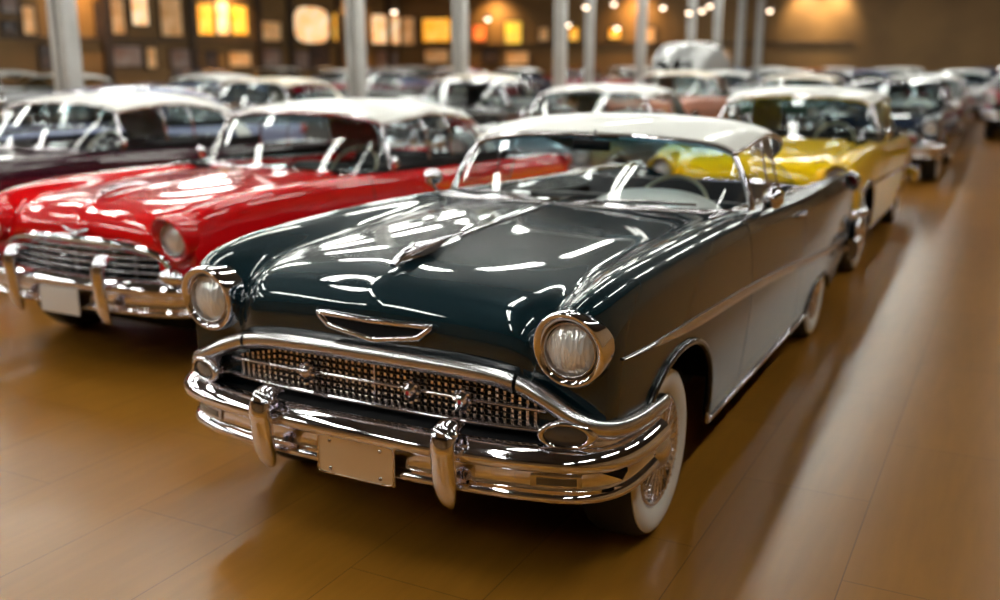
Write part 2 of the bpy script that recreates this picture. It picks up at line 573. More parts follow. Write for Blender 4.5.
def guard(x, parent, y=-.74, z0=.345, z1=.655, mat=None, name='bumper_guard', h=.045):
    """upright with a domed head that leans back over the bumper"""
    cl = spline([(x, y - .05, z0), (x, y - .075, z0 + .04), (x, y - .088, z0 + .13), (x, y - .095, z0 + .22), (x, y - .10, z1 - .075),
                 (x, y - .09, z1 - .02), (x, y - .05, z1 + .005), (x, y + .0, z1 - .005), (x, y + .04, z1 - .03)], 26)
    n = len(cl)
    rr = np.full(n, .046)
    rr[:4] = (.020, .034, .041, .045)
    rr[-4:] = (.040, .034, .026, .012)
    mb = MB().tube(cl, rr, 18, flat=(1.0, .72), up=(1, 0, 0) if False else (0, .7, .7))
    return mb.obj(name, mat or M['chrome'], parent, sharp=None)

def ellipse_ring(cx, cy, cz, rx, rz, tube_r, n=40, power=2.0, ycurve=0.0):
    pts = []
    for t in np.linspace(0, 2 * math.pi, n, endpoint=False):
        c, s_ = math.cos(t), math.sin(t)
        px = math.copysign(abs(c) ** (2 / power), c) * rx
        pz = math.copysign(abs(s_) ** (2 / power), s_) * rz
        pts.append((cx + px, cy + ycurve * (px / rx) ** 2, cz + pz))
    return np.array(pts)

def closed_tube(mb, pts, r, n=10, flat=(1, 1), up=(0, 1, 0)):
    P = np.asarray(pts, float)
    T = np.roll(P, -1, 0) - np.roll(P, 1, 0)
    T /= np.linalg.norm(T, axis=1)[:, None]
    up = np.array(up, float)
    G = []
    for i in range(len(P)):
        a = np.cross(T[i], up); a /= np.linalg.norm(a); b = np.cross(a, T[i])
        G.append([P[i] + r * (flat[0] * a * math.cos(t) + flat[1] * b * math.sin(t)) for t in np.linspace(0, 2 * math.pi, n, endpoint=False)])
    return mb.grid(np.array(G), closed_u=True, closed_v=True)

# ------------------------------------------------------------------ headlights
def headlight(side, parent, cx=.79, cz=.915, cy=-.53, bez_mat=None, hood=.035, R=.121):
    """bezel with a visor brow, and a domed lens"""
    n = 56
    rings = []
    spec = [(-.02, 1.08, 0), (.03, 1.10, 0), (.055, 1.07, 1), (.066, 1.0, 1), (.060, .90, 1), (.052, .82, .8), (.042, .775, .5), (.025, .75, .3), (.0, .75, 0)]
    prof = spline([(a, b, c) for a, b, c in spec], 26)
    for a, b, c in prof:
        ring = []
        for t in np.linspace(0, 2 * math.pi, n, endpoint=False):
            st = math.sin(t)
            fwd = a + hood * c * max(0, st * .5 + .5) ** 1.4
            rr = R * b * (1 + .05 * max(0, st) * c)
            ring.append((side * cx + rr * math.cos(t), cy - fwd, cz + rr * st * 1.03))
        rings.append(ring)
    bz = MB().grid(np.array(rings), closed_u=True).obj('headlight', bez_mat or M['chrome'], parent, sharp=None)
    # inner rim
    ring = MB()
    ring.lathe(spline([(-.035, .80 * R), (-.042, .79 * R), (-.045, .755 * R), (-.036, .73 * R), (-.02, .72 * R)], 12), 48, axis='y', c=(side * cx, cy - .022, cz))
    ring.obj('lamp_rim', M['satin'], bz)
    lens = MB()
    lens.lathe([(-.062 + .036 * q ** 2.2, max(.745 * R * q, 1e-4)) for q in np.linspace(0, 1, 14)], 48, axis='y', c=(0, 0, 0))
    lo = lens.obj('lamp_lens', M['lens'], bz, sharp=None)
    lo.location = (side * cx, cy - .018, cz)
    return bz

# ------------------------------------------------------------------ roof and glazing
def roof_canopy(parent, mat, y0=1.60, y1=2.84, zf=1.475, zm=1.545, zr=1.42, hw=.80, name='roof', zd=.055):
    rows = []
    N = 12
    for k in range(N):
        t = k / (N - 1)
        y = y0 + (y1 - y0) * t
        z = zf + (zm - zf) * math.sin(min(1, t / .45) * math.pi / 2) if t < .45 else zm - (zm - zr) * ((t - .45) / .55) ** 2.0
        wv = hw * (1 - .05 * (1 - min(1, t / .2)) ** 2) * (1 - .16 * max(0, (t - .72) / .28) ** 2)
        bow = -.055 * (1 - t) ** 2 + .09 * max(0, t - .6) / .4   # centre runs forward at the header, back at the rear
        row = []
        for q in (-1, -.985, -.93, -.8, -.6, -.35, -.12, .12, .35, .6, .8, .93, .985, 1):
            drop = (zd + .075 * t * t) * abs(q) ** 3.0 + .02 * (abs(q) > .98)
            row.append((q * wv, y + bow * (1 - q * q), z - drop))
        rows.append(row)
    net = np.array(rows)
    B1 = bs(N, np.linspace(0, N - 3, 34)); B2 = bs(14, np.linspace(0, 11, 46))
    top = np.einsum('ia,abc,jb->ijc', B1, net, B2)
    low = top.copy(); low[:, :, 2] -= .022; low[:, :, 0] *= .985
    mb = MB().grid(top).grid(low, flip=True)
    # rim joining top and lining
    def rim(a, b):
        e1 = a; e2 = b
        mb.grid(np.stack([e1, e2]))
    rim(top[0], low[0]); rim(top[-1], low[-1]); rim(top[:, 0], low[:, 0]); rim(top[:, -1], low[:, -1])
    o = mb.obj(name, mat, parent, sharp=50)
    return o, top, low

WS_BASE = [(0, 1.13, 1.135), (.22, 1.135, 1.135), (.50, 1.175, 1.13), (.72, 1.25, 1.125), (.845, 1.36, 1.115), (.872, 1.53, 1.105)]

def ws_curves(hdr_low):
    base = spline(mirror_path(WS_BASE), 61)
    top = hdr_low
    idx = np.linspace(0, len(top) - 1, 61)
    tp = np.array([[np.interp(i, range(len(top)), top[:, c]) for c in range(3)] for i in idx])
    return base, tp

def windshield(parent, low, mat, frame_mat, zs=1.0):
    base, tp = ws_curves(low[0])
    base = base * (1, 1, zs)
    tp = tp.copy(); tp[:, 2] -= .004; tp[:, 1] += .01
    G = []
    for t in np.linspace(0, 1, 14):
        row = base * (1 - t) + tp * t
        bulge = .035 * math.sin(math.pi * t)
        row = row.copy(); row[:, 1] -= bulge * (1 - (np.abs(row[:, 0]) / 1.0) ** 2)
        row[:, 0] *= 1 + .02 * math.sin(math.pi * t)
        G.append(row)
    G = np.array(G)
    g = MB().grid(G).obj('windshield', mat, parent, sharp=None)
    fr = MB()
    fr.tube(base + (0, 0, .004), .014, 10)
    fr.tube(tp, .012, 10)
    for col in (0, -1):
        fr.tube(G[:, col], .017, 12, up=(0, 1, 0))
    fr.obj('windshield_frame', frame_mat, parent, sharp=None)
    return G

def seat_bench(parent, y, z=.42, hw=.72, name='seat', back_top=1.0, mat=None):
    mb = MB()
    mb.box((0, y, z), (2 * hw, .52, .20), bev=.06)
    o = mb.obj(name, mat or M['seat'], parent)
    b = MB()
    nx, nz = 61, 12
    G = []
    for i in range(nz):
        t = i / (nz - 1)
        row = []
        for j in range(nx):
            x = -hw + 2 * hw * j / (nx - 1)
            rb = .010 * abs(math.sin(j / (nx - 1) * math.pi * 14)) * math.sin(math.pi * min(1, t * 1.2 + .05))
            row.append((x, y + .20 + .12 * t - rb - .03 * math.sin(math.pi * t), z + .05 + (back_top - z - .05) * t - .02 * (abs(x) / hw) ** 6))
        G.append(row)
    G = np.array(G)
    Bk = G.copy(); Bk[:, :, 1] += .12 * np.cos(np.linspace(0, 1, nz) * 1.2)[:, None]
    b.grid(np.concatenate([G, Bk[::-1]]), closed_v=True)
    for e, fl in ((0, 0), (-1, 1)):
        b.grid(np.stack([G[:, e], Bk[:, e]]))
    b.obj('backrest', mat or M['seat'], o)
    return o

def steering(parent, x=.40, y=1.83, z=1.02, mat=None):
    rot = Matrix.Rotation(math.radians(-38), 4, 'X')
    mb = MB()
    P = [(0.205 * math.cos(t), 0, 0.205 * math.sin(t)) for t in np.linspace(0, 2 * math.pi, 48, endpoint=False)]
    closed_tube(mb, P, .011, 10)
    mb.xf(Matrix.Translation((x, y, z)) @ rot)
    w = mb.obj('steering_wheel', mat or M['wheelrim'], parent, sharp=None)
    sp = MB()
    sp.tube([(-.2, 0, 0), (-.08, -.02, 0), (0, -.025, 0), (.08, -.02, 0), (.2, 0, 0)], .008, 8)
    sp.tube([(0, 0, -.2), (0, -.02, -.08), (0, -.025, 0)], .008, 8)
    sp.lathe([(.02, .001), (.018, .03), (-.0, .04), (-.03, .04), (-.1, .03), (-.45, .025)], 20, axis='y')
    for v in range(0): pass
    sp.xf(Matrix.Translation((x, y, z)) @ rot @ Matrix.Scale(-1, 4, (0, 1, 0)))
    sp.obj('steering_hub', M['satin'], w)
    return w

def dashboard(parent, mat, dome=None):
    half = [(0, 1.22, 0), (.3, 1.25, 0), (.6, 1.33, 0), (.78, 1.45, 0)]
    p = spline(mirror_path(half), 40)[::-1]
    sec = spline([(-.10, 1.10), (0, 1.115), (.10, 1.105), (.14, 1.06), (.13, .95), (.10, .80), (.02, .72), (-.08, .72)], 20)
    d = MB().grid(sweep(p, sec), closed_u=True, caps=True).obj('dashboard', mat, parent)
    if dome:
        G = []
        for t in np.linspace(0, 1, 14):
            row = []
            for q in np.linspace(-1, 1, 31):
                hgt = (1 - abs(q) ** 2.6) ** .6 * .135
                row.append((.36 + q * .36, 1.26 + .34 * t + .05 * (1 - q * q), 1.075 + hgt * math.sin(math.pi * (.18 + .5 * t)) ** .8 - .02))
            G.append(row)
        G = np.array(G)
        mb = MB().grid(G)
        Lo = G.copy(); Lo[:, :, 2] = .98
        mb.grid(np.stack([G[-1], Lo[-1]])); mb.grid(np.stack([G[0], Lo[0]]))
        mb.obj('instrument_hood', dome, parent, sharp=60)
    return d

def tub(parent):
    mb = MB()
    mb.box((0, 2.35, .33), (1.66, 2.3, .06))
    for s in (-1, 1):
        mb.box((s * .86, 2.3, .68), (.04, 2.3, .70))
    mb.box((0, 1.22, .68), (1.6, .05, .7)); mb.box((0, 3.46, .66), (1.6, .05, .62))
    mb.box((0, 2.1, .30), (1.3, 4.9, .14))
    for s in (-1, 1):      # inner wheel wells
        mb.box((s * .60, .08, .55), (.03, 1.1, .5)); mb.box((s * .60, 3.35, .5), (.03, 1.1, .45))
    mb.obj('underbody', M['black'], parent)

# ------------------------------------------------------------------ full car
def quad_strip(P0, P1):
    return np.stack([P0, P1])

def build_shell(root, mat, main=False, net=None, dens=5):
    b = Body(net if net is not None else car_net(), dens=dens)
    nrow = len(b.ts); cs = b.cseam
    (h1, c0), (d0, d1), (q0, q1), (t0, t1) = b.seam_i
    last = nrow - 1
    # opening of the cockpit: columns right of the seam between y=1.3 and 3.38
    iop0 = int(np.argmin(abs(b.y - 1.30))); iop1 = t0
    hood = MB().grid(b.both(0, h1, cs + 1)).obj('hood', mat, root, sharp=None)
    MB().grid(b.both(c0, iop0, cs + 1)).obj('cowl', mat, root, sharp=None)
    MB().grid(b.both(t1, last, cs + 1)).obj('trunk_lid', mat, root, sharp=None)
    if t0 > iop0:
        pass
    for s in (1, -1):
        mb = MB().grid(b.patch(0, d0, 0, cs, s))
        # close the front of the fender around the lamp bucket
        edge = b.patch(0, 0, 0, cs, s)[0]
        edge = np.concatenate([edge, [(s * .62, -.55, .70), (s * .64, -.55, .58)], edge[:1]])
        inner = edge * .25 + np.array([s * .80, -.545, .905]) * .75
        ctr = np.array([s * .80, -.545, .905])
        mb.grid(np.stack([edge, inner]))
        mb.add(list(inner) + [ctr], [(i, i + 1, len(inner)) for i in range(len(inner) - 1)] + [(len(inner) - 1, 0, len(inner))])
        mb.obj('front_fender', mat, root, sharp=45)
        MB().grid(b.patch(d1, q0, 0, cs, s)).obj('door', mat, root, sharp=None)
        rq = MB().grid(b.patch(q1, last, 0, cs, s))
        rq.obj('rear_quarter', mat, root, sharp=None)
    # dark inner shell following every panel
    sh = MB()
    for s in (1, -1):
        sh.grid(b.patch(0, last, 0, cs, s, -.018))
    sh.grid(b.both(0, iop0, cs, -.018)); sh.grid(b.both(t0 - 1, last, cs, -.018))
    # rear face
    R = b.both(last, last, 0)[0]
    ctr = np.array([0, 4.76, .6])
    sh.obj('inner_shell', M['black'], root, sharp=None)
    rp = MB()
    inner = R * .5 + ctr * .5
    rp.grid(np.stack([R, inner]))
    rp.add(list(inner) + [ctr], [(i, i + 1, len(inner)) for i in range(len(inner) - 1)] + [(len(inner) - 1, 0, len(inner))])
    rp.obj('rear_panel', mat, root, sharp=45)
    return b

def arch_lip(b, root, s, mat, y0, y1, r=.009):
    i0 = int(np.argmin(abs(b.y - y0))); i1 = int(np.argmin(abs(b.y - y1)))
    P = b.P[i0:i1 + 1, 0].copy(); P[:, 0] = (P[:, 0] + .004) * s
    MB().tube(P, r, 8, up=(1, 0, 0)).obj('wheel_arch_trim', mat, root, sharp=None)

def surf_y(b, y, z):
    """x of the body side at (y, z)"""
    i = int(np.clip(np.searchsorted(b.y, y), 1, len(b.y) - 1))
    t = (y - b.y[i - 1]) / (b.y[i] - b.y[i - 1] + 1e-9)
    xs = []
    for k in (i - 1, i):
        c = b.P[k, :b.ns + 6]
        xs.append(np.interp(z, c[:, 2], c[:, 0]))
    return xs[0] * (1 - t) + xs[1] * t

def top_z(b, x, y):
    """z of the top surface at (x, y) inboard of the fender crown"""
    i = int(np.argmin(abs(b.P[:, -1, 1] - y)))
    c = b.P[i, b.ns + 6:][::-1]
    return float(np.interp(abs(x), c[:, 0], c[:, 2]))

def side_strip(b, root, s, pts, wid, name, mat, thick=.012):
    """chrome strip following the side; pts (y,z), wid function of t"""
    c = spline(pts, 60)
    G = []
    for k, (y, z) in enumerate(c):
        w = wid(k / 59.0)
        row = []
        for a, o in ((-1, -.004), (-.8, thick * .6), (0, thick), (.8, thick * .6), (1, -.004)):
            zz = z + a * w
            row.append((s * (surf_y(b, y, zz) + o), y, zz))
        G.append(row)
    MB().grid(np.array(G)).obj(name, mat, root, sharp=50)

def belt_strip(b, root, s, y0, y1, mat, name='belt_trim', r=.011):
    ii = [i for i in range(len(b.y)) if y0 <= b.y[i] <= y1]
    j = b.ns + 8
    P = b.P[ii][:, j].copy() + b.N[ii][:, j] * .004
    P[:, 0] *= s
    MB().tube(P, r, 8).obj(name, mat, root, sharp=None)
    return P

# ================================================================== the main car
def grille_bar_path():
    half = [(0, -.600, .792), (.2, -.600, .793), (.45, -.598, .790), (.60, -.59, .775), (.71, -.60, .735), (.80, -.595, .685), (.89, -.575, .645), (.945, -.49, .625), (.965, -.32, .615), (.965, -.10, .61)]
    return spline(mirror_path(half), 420)

def main_car():
    root = empty('convertible_car', (0, 0, 0))
    tag(root, 'glossy dark teal 1950s car with white top and whitewall tyres in front of all others', 'car')
    P = M['teal']
    b = build_shell(root, P, True, dens=6)
    tub(root)
    for s in (1, -1):
        make_wheel(s, root, .895, .06, .35)
        make_wheel(s, root, .89, 3.35, .345)
    roof, top, low = roof_canopy(root, M['white_roof'])
    tr = MB().tube(np.concatenate([low[::-1, 0], low[0], low[:, -1]]) + (0, 0, .004), .011, 8)
    tr.obj('roof_drip_rail', M['chrome'], root, sharp=None)
    G = windshield(root, low, M['glass'], M['chrome'])
    # vent frames
    for s in (1, -1):
        e = low[:, -1] if s > 0 else low[:, 0]
        vf = MB()
        a = e[9] + (0, 0, 0); q = e[16]
        vf.tube([a, (s * .82, a[1] + .02, 1.25), (s * .868, a[1] + .03, 1.105)], .006, 8, up=(0, 1, 0))
        MB().tube([q, (s * .82, q[1] + .02, 1.25), (s * .868, q[1] + .03, 1.10)], .005, 8, up=(0, 1, 0)).obj('quarter_window_frame', M['chrome'], root, sharp=None)
        vf.obj('vent_window_frame', M['chrome'], root, sharp=None)
        sg = MB().grid(np.array([[e[k] * (1 - t) + np.array([s * .868, e[k][1] + .03, 1.10]) * t for k in range(0, 17)] for t in np.linspace(0, 1, 5)]))
        sg.obj('vent_window', M['glass_clear'], root, sharp=None)
    # rear screen wrapping down to the deck
    rr = low[-1]
    bl = spline(mirror_path([(0, 3.42, 1.01), (.3, 3.40, 1.01), (.6, 3.30, 1.03), (.76, 3.1, 1.05), (.82, 2.95, 1.06)]), len(rr))
    gr = np.array([rr * (1 - t) + bl * t + np.array([0, .05 * math.sin(math.pi * t), .02 * math.sin(math.pi * t)]) for t in np.linspace(0, 1, 8)])
    MB().grid(gr).obj('rear_window', M['glass_clear'], root, sharp=None)
    MB().tube(bl, .008, 8).obj('rear_window_trim', M['chrome'], root, sharp=None)
    seat_bench(root, 2.0, back_top=1.03)
    seat_bench(root, 2.95, back_top=1.04)
    steering(root, .38, 1.72, 1.06)
    dashboard(root, M['seat'], M['dash'])
    mm = MB().box((0, 1.50, 1.405), (.22, .02, .055), bev=.009).tube([(0, 1.50, 1.42), (0, 1.53, 1.46), (0, 1.56, 1.48)], .006)
    mm.obj('rear_view_mirror', M['black'], root)
    # ---------------- grille
    bp = grille_bar_path()
    sec = spline([(-.03, .030), (-.005, .040), (.022, .030), (.032, .004), (.024, -.024), (.0, -.040), (-.03, -.034)], 18)
    scl = np.ones(len(bp))
    gsec = np.array([sec * (1, 1) for _ in bp])
    xx = bp[:, 0]
    for nm, sel in (('grille_surround', np.abs(xx) <= .597), ('fender_bar', xx > .606), ('fender_bar', xx < -.606)):
        ii = np.where(sel)[0]
        MB().grid(sweep(bp, gsec)[ii[0]:ii[-1] + 1], closed_u=True, caps=True).obj(nm, M['satin'], root, sharp=50)
    # lower lip of the grille wrap: second slimmer moulding under the fender bar ends
    for s in (1, -1):
        pth = spline([(s * .82, -.60, .60), (s * .89, -.575, .583), (s * .94, -.49, .565), (s * .955, -.32, .555), (s * .955, -.12, .55)], 26)
        if s < 0: pth = pth[::-1]
        MB().grid(sweep(pth, spline([(-.03, .045), (.012, .040), (.026, .0), (.012, -.038), (-.03, -.04)], 12)), closed_u=True, caps=True).obj('side_moulding', M['chrome'], root, sharp=50)
    # black panel behind
    back = MB()
    bpath = spline(mirror_path([(0, -.535, 0), (.4, -.535, 0), (.65, -.51, 0), (.82, -.46, 0), (.90, -.40, 0)]), 40)
    back.grid(sweep(bpath, np.array([(0, .82), (0, .74), (0, .66), (0, .58), (.03, .56), (.14, .55), (.15, .50), (0, .36)])))
    back.obj('front_valance', M['black'], root)
    # mesh of beads
    gm = MB()
    def gy(x): return -.568 + .10 * max(0, abs(x) - .35) ** 1.6
    def zrow(x, t):      # t 0..1 bottom to top
        zt = .752 - .06 * max(0, (abs(x) - .45)) / .22
        zb = .605 + .012 * (abs(x) / .65) ** 2
        return zb + (zt - zb) * t
    nc = 46
    for k in range(nc):
        x = -.655 + 1.31 * k / (nc - 1)
        if abs(x) < .008: continue
        y = gy(x)
        gm.tube([(x, y + .012, zrow(x, 0)), (x, y + .012, zrow(x, .5)), (x, y + .012, zrow(x, 1))], .0022, 5)
        for r in range(6):
            t = .06 + .88 * r / 5
            gm.box((x, y, zrow(x, t)), (.0120, .014, .0145), bev=.002)
    for r in range(6):
        t = .06 + .88 * r / 5
        xs = np.linspace(-.66, .66, 30)
        gm.tube([(x, gy(x) + .014, zrow(x, t)) for x in xs], .0016, 5)
    gm.obj('grille_mesh', M['grille_metal'], root, sharp=30)
    cb = MB()
    xs = np.linspace(-.70, .70, 50)
    cb.tube([(x, gy(x) - .016, .678 + .004 * (1 - (x / .7) ** 2)) for x in xs], .0075, 10)
    cb.obj('grille_crossbar', M['chrome'], root, sharp=None)
    MB().box((0, -.572, .68), (.008, .02, .145), bev=.003).obj('grille_divider', M['chrome'], root)
    lb = MB()
    P2 = np.array([(x, gy(x) - .012, .592 + .012 * (abs(x) / .65) ** 2) for x in np.linspace(-.74, .74, 50)])
    lb.grid(sweep(P2, spline([(-.02, .012), (.008, .012), (.014, 0), (.008, -.014), (-.02, -.014)], 10)), closed_u=True, caps=True)
    lb.obj('grille_lower_bar', M['chrome'], root, sharp=50)
    for x, em in ((-.29, 0), (.18, 1), (.395, 2)):
        e = MB()
        y = gy(x) - .03
        e.lathe([(-.040, .0005), (-.036, .014), (-.022, .027), (-.006, .032), (.006, .030), (.016, .020)], 8, axis='y', c=(x, y, .682), sz=1.35)
        for k in range(8):
            t = 2 * math.pi * k / 8
            e.sphere((x + .029 * math.cos(t), y - .010, .682 + .038 * math.sin(t)), .012, 8, 6)
        eo = e.obj('grille_emblem', M['chrome'], root, sharp=30)
        if em:
            eo2 = MB().sphere((x, y - .038, .684), .008, 10, 6, (1, .5, 1)).obj('enamel_centre', M['emblem_red'], eo)
    # ---------------- parking lights
    for s in (1, -1):
        o = MB()
        cx, cz = s * .80, .628
        G2 = []
        for a, rx, rz in [(-.30, .02, .02), (-.44, .060, .034), (-.52, .088, .047), (-.575, .098, .052), (-.60, .094, .050), (-.610, .080, .041), (-.603, .072, .036)]:
            G2.append([(cx + rx * math.cos(t) + s * .03 * (a + .6), a + .10 * s * (rx * math.cos(t)) * 3 - .03, cz + rz * math.sin(t)) for t in np.linspace(0, 2 * math.pi, 32, endpoint=False)])
        po = MB().grid(np.array(G2), closed_u=True).obj('parking_light', M['chrome'], root, sharp=None)
        l = MB()
        G3 = []
        for q in np.linspace(0.02, 1, 6):
            G3.append([(cx + .073 * q * math.cos(t), -.607 + .008 * q * q + .30 * s * .073 * q * math.cos(t) - .028, cz + .037 * q * math.sin(t)) for t in np.linspace(0, 2 * math.pi, 28, endpoint=False)])
        MB().grid(np.array(G3), closed_u=True).obj('lamp_lens', M['lamp_amber'], po, sharp=None)
        headlight(s, root)
    # ---------------- bumper
    pth = bumper_path(110)
    bo = MB().grid(sweep(pth, bumper_section()), closed_u=True, caps=True).obj('front_bumper', M['chrome'], root, sharp=45)
    # lamp slots in the flat band
    for s in (1, -1):
        m2 = MB()
        tvals = [i for i in range(len(pth)) if .68 < s * pth[i, 0] < .85]
        S = sweep(pth, np.array([(.024, zb(.372)), (.030, zb(.378)), (.030, zb(.428)), (.024, zb(.434))]))[tvals[0]:tvals[-1] + 1]
        m2.grid(S, closed_u=True, caps=True)
        fr_ = m2.obj('bumper_lamp', M['satin'], bo)
        S = sweep(pth, np.array([(.028, zb(.384)), (.033, zb(.388)), (.033, zb(.420)), (.028, zb(.424))]))[tvals[0] + 1:tvals[-1]]
        MB().grid(S, closed_u=True, caps=True).obj('lamp_lens', M['lamp_amber'], fr_)
        guard(s * .395 + .025, bo, y=-.70, z1=.635)
        cap = MB().sphere((s * .99, -.52, .515), .05, 18, 12, (.7, 1.1, 1.2))
    pl = MB().box((.03, -.755, .445), (.335, .010, .150), bev=.004)
    plo = pl.obj('license_plate', M['plate'], bo)
    pf = MB()
    closed_tube(pf, ellipse_ring(.03, -.761, .445, .166, .074, .003, 60, 12), .0035, 6)
    pf.obj('plate_frame', M['chrome'], plo)
    for x in (-.08, .14):
        for z in (.392, .498):
            MB().sphere((x, -.762, z), .008, 10, 6, (1, .6, 1)).obj('plate_bolt', M['satin'], plo)
    MB().box((.03, -.72, .42), (.10, .05, .05)).obj('plate_bracket', M['black'], plo)
    rear_bumper_part(root, M['chrome'])
    for s in (1, -1):
        g = MB().sphere((s * .97, 4.72, .55), .085, 20, 14, (.75, 1.0, 1.15)); g.obj('rear_bumper_pod', M['chrome'], root, sharp=None)
        # taillight in the fin end
        t = MB()
        t.lathe(spline([(4.64, .075), (4.74, .085), (4.79, .078), (4.80, .06), (4.785, .045), (4.77, .001)], 20), 32, axis='y', c=(s * .885, 0, .915))
        to = t.obj('tail_light', M['satin'], root, sharp=None)
        MB().sphere((s * .885, 4.785, .915), .042, 16, 10, (1, .5, 1)).obj('lamp_lens', M['emblem_red'], to)
    # ---------------- hood trim
    v = MB()
    y_at = lambda z: float(np.interp(z, b.P[:14, -1, 2], b.P[:14, -1, 1]))
    def nose(x, z, o=.012):
        i = int(np.argmin(abs(b.P[:30, -1, 2] - z)))
        row = b.P[i]
        j = int(np.argmin(abs(row[b.ns + 10:, 0] - abs(x)))) + b.ns + 10
        return (x, row[j, 1] - o, z)
    outer = [(-.235, .930), (0, .924), (.265, .930), (.21, .886), (.01, .852), (-.185, .886)]
    def loop(pts, per=8):
        out = []
        for k in range(len(pts)):
            a = np.array(pts[k]); c = np.array(pts[(k + 1) % len(pts)])
            for t in np.linspace(0, 1, per, endpoint=False):
                q = a * (1 - t) + c * t
                out.append(nose(q[0], q[1]))
        return np.array(out)
    yf = b.P[:40, -1]
    def nose_y(x, z):
        k = np.argsort(yf[:12, 2]); base = np.interp(z, yf[:40, 2], yf[:40, 1])
        return base
    def lp(pts, off, per=8):
        out = []
        for k in range(len(pts)):
            a = np.array(pts[k]); c = np.array(pts[(k + 1) % len(pts)])
            for t in np.linspace(0, 1, per, endpoint=False):
                q = a * (1 - t) + c * t
                out.append((q[0], nose_y(q[0], q[1]) - off, q[1]))
        return np.array(out)
    closed_tube(v, lp(outer, .010), .0125, 8, flat=(1, 1.0))
    vo = v.obj('hood_medallion', M['chrome'], root, sharp=None)
    vi = MB()
    L1 = lp(outer, .006); cc = L1.mean(0)
    vi.add(list(L1) + [cc], [(i, (i + 1) % len(L1), len(L1)) for i in range(len(L1))])
    vi.obj('medallion_recess', M['black'], vo)
    hz = lambda y: top_z(b, 0, y)
    orn = MB()
    # arrow-shaped ornament with a long spine running back to the cowl
    z0 = hz(-.3)
    orn.tube([(0, -.44, hz(-.42) + .012), (0, -.36, hz(-.36) + .034), (0, -.26, hz(-.26) + .034), (0, -.1, hz(-.1) + .022), (0, .1, hz(.1) + .012)], [.012, .019, .016, .010, .006], 12, flat=(1.1, .8))
    for s in (1, -1):
        orn.add([(s * .01, -.40, hz(-.4) + .02), (s * .055, -.30, hz(-.3) + .012), (s * .06, -.22, hz(-.2) + .010), (s * .012, -.05, hz(-.05) + .012),
                 (s * .01, -.40, hz(-.4) + .04), (s * .012, -.05, hz(-.05) + .02)], [(0, 1, 2, 3), (4, 1, 2, 5), (0, 1, 4), (3, 2, 5)])
    oo = orn.obj('hood_ornament', M['chrome'], root, sharp=40)
    MB().tube([(0, y, hz(y) + .004) for y in np.linspace(.08, .98, 24)], .006, 8, flat=(1.4, .9)).obj('hood_spine', M['chrome'], oo, sharp=None)
    # ---------------- side trim
    for s in (1, -1):
        side_strip(b, root, s, [(-.47, .872), (-.2, .858), (.24, .833), (.7, .812), (1.13, .788), (1.8, .74), (2.5, .675), (3.3, .595), (4.0, .55), (4.5, .53)],
                   lambda t: .005 + .022 * min(1, t * 6), 'side_spear', M['satin'])
        arch_lip(b, root, s, M['black_paint'], -.37, .61, .016)
        arch_lip(b, root, s, M['chrome'], .62, 2.9, .010)
        arch_lip(b, root, s, M['black_paint'], 2.93, 3.77, .010)
        belt_strip(b, root, s, 1.0, 4.5, M['chrome'])
        # hood edge moulding
        mr = MB()
        bx, by, bz = s * .955, 1.44, 1.165
        if s > 0:
            mr.tube([(.915, 1.62, 1.11), (.935, 1.60, 1.13), (.95, 1.60, 1.15)], .012, 10)
            mr.lathe([(1.555, .001), (1.56, .03), (1.58, .050), (1.61, .056), (1.65, .05), (1.655, .001)], 24, axis='y', c=(.955, 0, 1.165))
        else:
            mr.tube([(-.915, 1.42, 1.11), (-.935, 1.40, 1.15), (-.945, 1.40, 1.17)], .010, 10)
            mr.lathe([(1.37, .001), (1.375, .03), (1.39, .046), (1.42, .05), (1.45, .045), (1.455, .001)], 24, axis='y', c=(-.945, 0, 1.195))
        mr.obj('door_mirror', M['chrome'], root, sharp=None)
        hd = MB().tube([(s * (surf_y(b, 2.30, .98) + .005), 2.30, .98), (s * (surf_y(b, 2.3, .98) + .03), 2.33, .985), (s * (surf_y(b, 2.4, .98) + .03), 2.42, .985), (s * (surf_y(b, 2.45, .98) + .004), 2.46, .98)], .009, 8)
        hd.obj('door_handle', M['chrome'], root, sharp=None)
        # wiper
        wp = MB().tube([(s * .10, 1.045, 1.155), (s * .20, 1.10, 1.165), (s * .40, 1.145, 1.165), (s * .62, 1.20, 1.160)], [.009, .006, .005, .003], 8)
        wp.tube([(s * .24, 1.10, 1.172), (s * .45, 1.14, 1.175), (s * .68, 1.20, 1.165)], .006, 6, flat=(.7, 1.3))
        wp.obj('windshield_wiper', M['satin'], root, sharp=None)
    cowl = spline(mirror_path([(0, 1.035, 1.148), (.3, 1.04, 1.146), (.55, 1.07, 1.143), (.70, 1.13, 1.135), (.78, 1.22, 1.125)]), 50)
    MB().tube(cowl, .009, 8).obj('cowl_trim', M['satin'], root, sharp=None)
    return root, b

car0, BODY = main_car()
car0.location.x = .015

